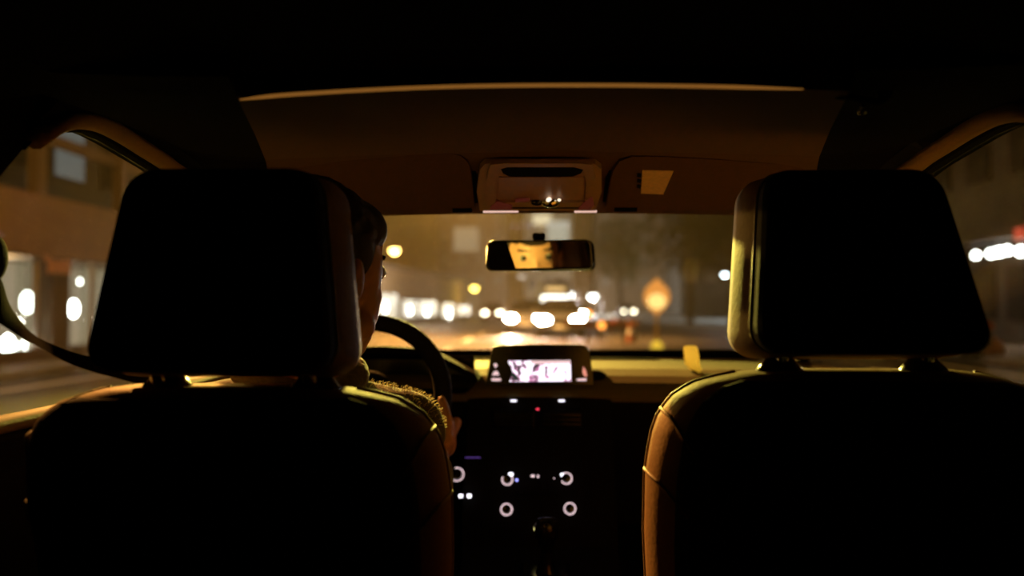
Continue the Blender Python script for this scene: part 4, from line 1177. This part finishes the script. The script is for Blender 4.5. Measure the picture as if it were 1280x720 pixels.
# ---------------------------------------------------------------- towers behind
def tower(label, px0, px1, Y, h, m, depth=12, lit=(), cols=4, wall=None):
    x0, x1 = gx(px0, Y), gx(px1, Y); w_ = x1 - x0
    r = thing('tower_block', label, 'building', ((x0 + x1) / 2, Y, 0))
    bm = B(); box(bm, (0, depth / 2, h / 2), (w_, depth, h), bevel=.1); obj('wall', bm, wall or m, r)
    bm = B(); box(bm, (0, depth / 2, h + .3), (w_ + .5, depth + .5, .6)); obj('roof', bm, M['walldark'], r)
    rows_ = int(h / 3.4)
    for i in range(cols):
        for j in range(1, rows_):
            wx = -w_ / 2 + w_ * (i + .5) / cols; wz = 1.8 + j * 3.2
            f_m = M['towerpane']
            bm = B(); box(bm, (wx, -.03, wz), (w_ / cols * .62, .12, 1.7)); f_ = obj('window', bm, wall or m, r)
            bm = B(); box(bm, (wx, -.08, wz), (w_ / cols * .54, .08, 1.5)); obj('pane', bm, f_m if (i, j) not in lit else M[lit[(i, j)]], f_)
    return r, x0, x1
M['pale_lit'] = mat('floodlit_stone', (.62, .52, .38), .85, var=.2, scale=.4)
t1, xa, xb = tower('pale floodlit tower with glowing windows, behind the mirror mount', 655, 716, 130, 34, M['pale_lit'], lit={}, cols=3)
M['g_patch'] = glow('floodlit_window_glow', (1, .84, .55), .95); M['g_patch2'] = glow('floodlit_window_cool', (.9, .88, .72), .50); M['g_patch3'] = glow('square_window_glow', (1, .80, .52), .26)
def lit_panel(parent, name, p0, p1, y0, y1, Y, m):
    bm = B(); prism(bm, [P(p0, y1, Y), P(p1, y1, Y), P(p1, y0, Y), P(p0, y0, Y)], (0, .1, 0)); obj(name, bm, M[m], parent, world=True)
lit_panel(t1, 'bright_window', 666, 689, 268, 281, 129.6, 'g_patch')
lit_panel(t1, 'stair_window', 684, 711, 276, 302, 129.5, 'g_patch2')
t2, xa, xb = tower('brown tower with one pale square lit window, left of the mirror', 545, 632, 115, 30, M['wallwarm'], lit={}, cols=4)
lit_panel(t2, 'square_window', 567, 598, 284, 314, 114.6, 'g_patch3')
t3, xa, xb = tower('dark brown block rising behind the warning sign', 745, 842, 120, 24, M['wallwarm'], cols=4)
t4, xa, xb = tower('far grey block between the sign and the passenger headrest', 850, 955, 100, 17, M['walldark'], cols=4)

# ---------------------------------------------------------------- trees
def tree(label, x, y, h, cr, seed):
    rnd = random.Random(seed)
    r = thing('tree', label, 'tree', (x, y, .05))
    bm = B(); tube(bm, catmull([(0, 0, 0), (.05, .02, h * .25), (-.05, .05, h * .5), (.1, 0, h * .85)], 5), [.22 - .009 * k for k in range(16)], 10)
    for k in range(7):
        a = k * 2.4; z = h * (.38 + .06 * k)
        tube(bm, [(0, 0, z), (math.cos(a) * cr * .4, math.sin(a) * cr * .4, z + .8), (math.cos(a) * cr * .75, math.sin(a) * cr * .75, z + 1.3)], [.09, .05, .02], 6)
    obj('trunk', bm, M['bark'], r, smooth=True)
    bm = B()
    for k in range(2600):
        d = Vector((rnd.gauss(0, 1), rnd.gauss(0, 1), rnd.gauss(0, 1))).normalized() * (rnd.random() ** .4)
        c = Vector((d.x * cr, d.y * cr, h * .68 + d.z * h * .34)) + Vector((noise.noise(d * 3) * .8, 0, noise.noise(d * 4) * .6))
        s_ = rnd.uniform(.10, .22); u = Vector((rnd.gauss(0, 1), rnd.gauss(0, 1), rnd.gauss(0, 1))).normalized(); v = u.orthogonal().normalized()
        bm.faces.new([bm.verts.new(c + u * s_), bm.verts.new(c + v * s_ * .5), bm.verts.new(c - u * s_), bm.verts.new(c - v * s_ * .5)])
    obj('foliage', bm, M['leaf'], r)
tree('tall leafy tree right of the warning sign under the visor label', gx(862, 48), 48, 8.5, 2.8, 1)
tree('leafy tree beside the passenger headrest, half hidden by it', gx(915, 42), 42, 8.0, 2.6, 2)
tree('dark tree left of the warning sign, behind the barriers', gx(775, 70), 70, 9.0, 3.0, 3)
tree('amber-lit tree behind the street lamp next to the driver\'s face', gx(520, 82), 82, 9.5, 3.4, 4)

# ---------------------------------------------------------------- thin night haze over the street
hm = bpy.data.materials.new('street_haze'); hm.use_nodes = True; n = hm.node_tree; n.nodes.clear()
o_ = n.nodes.new('ShaderNodeOutputMaterial'); v_ = n.nodes.new('ShaderNodeVolumePrincipled')
v_.inputs['Density'].default_value = .0009; v_.inputs['Anisotropy'].default_value = .35; v_.inputs['Color'].default_value = (1, .68, .46, 1)
n.links.new(v_.outputs[0], o_.inputs['Volume'])
bm = B(); box(bm, (2, 69, 14), (70, 130, 28)); hz = obj('street_haze', bm, hm); hz['kind'] = 'stuff'; hz['label'] = 'thin amber-lit haze hanging over the whole street'; hz['category'] = 'haze'
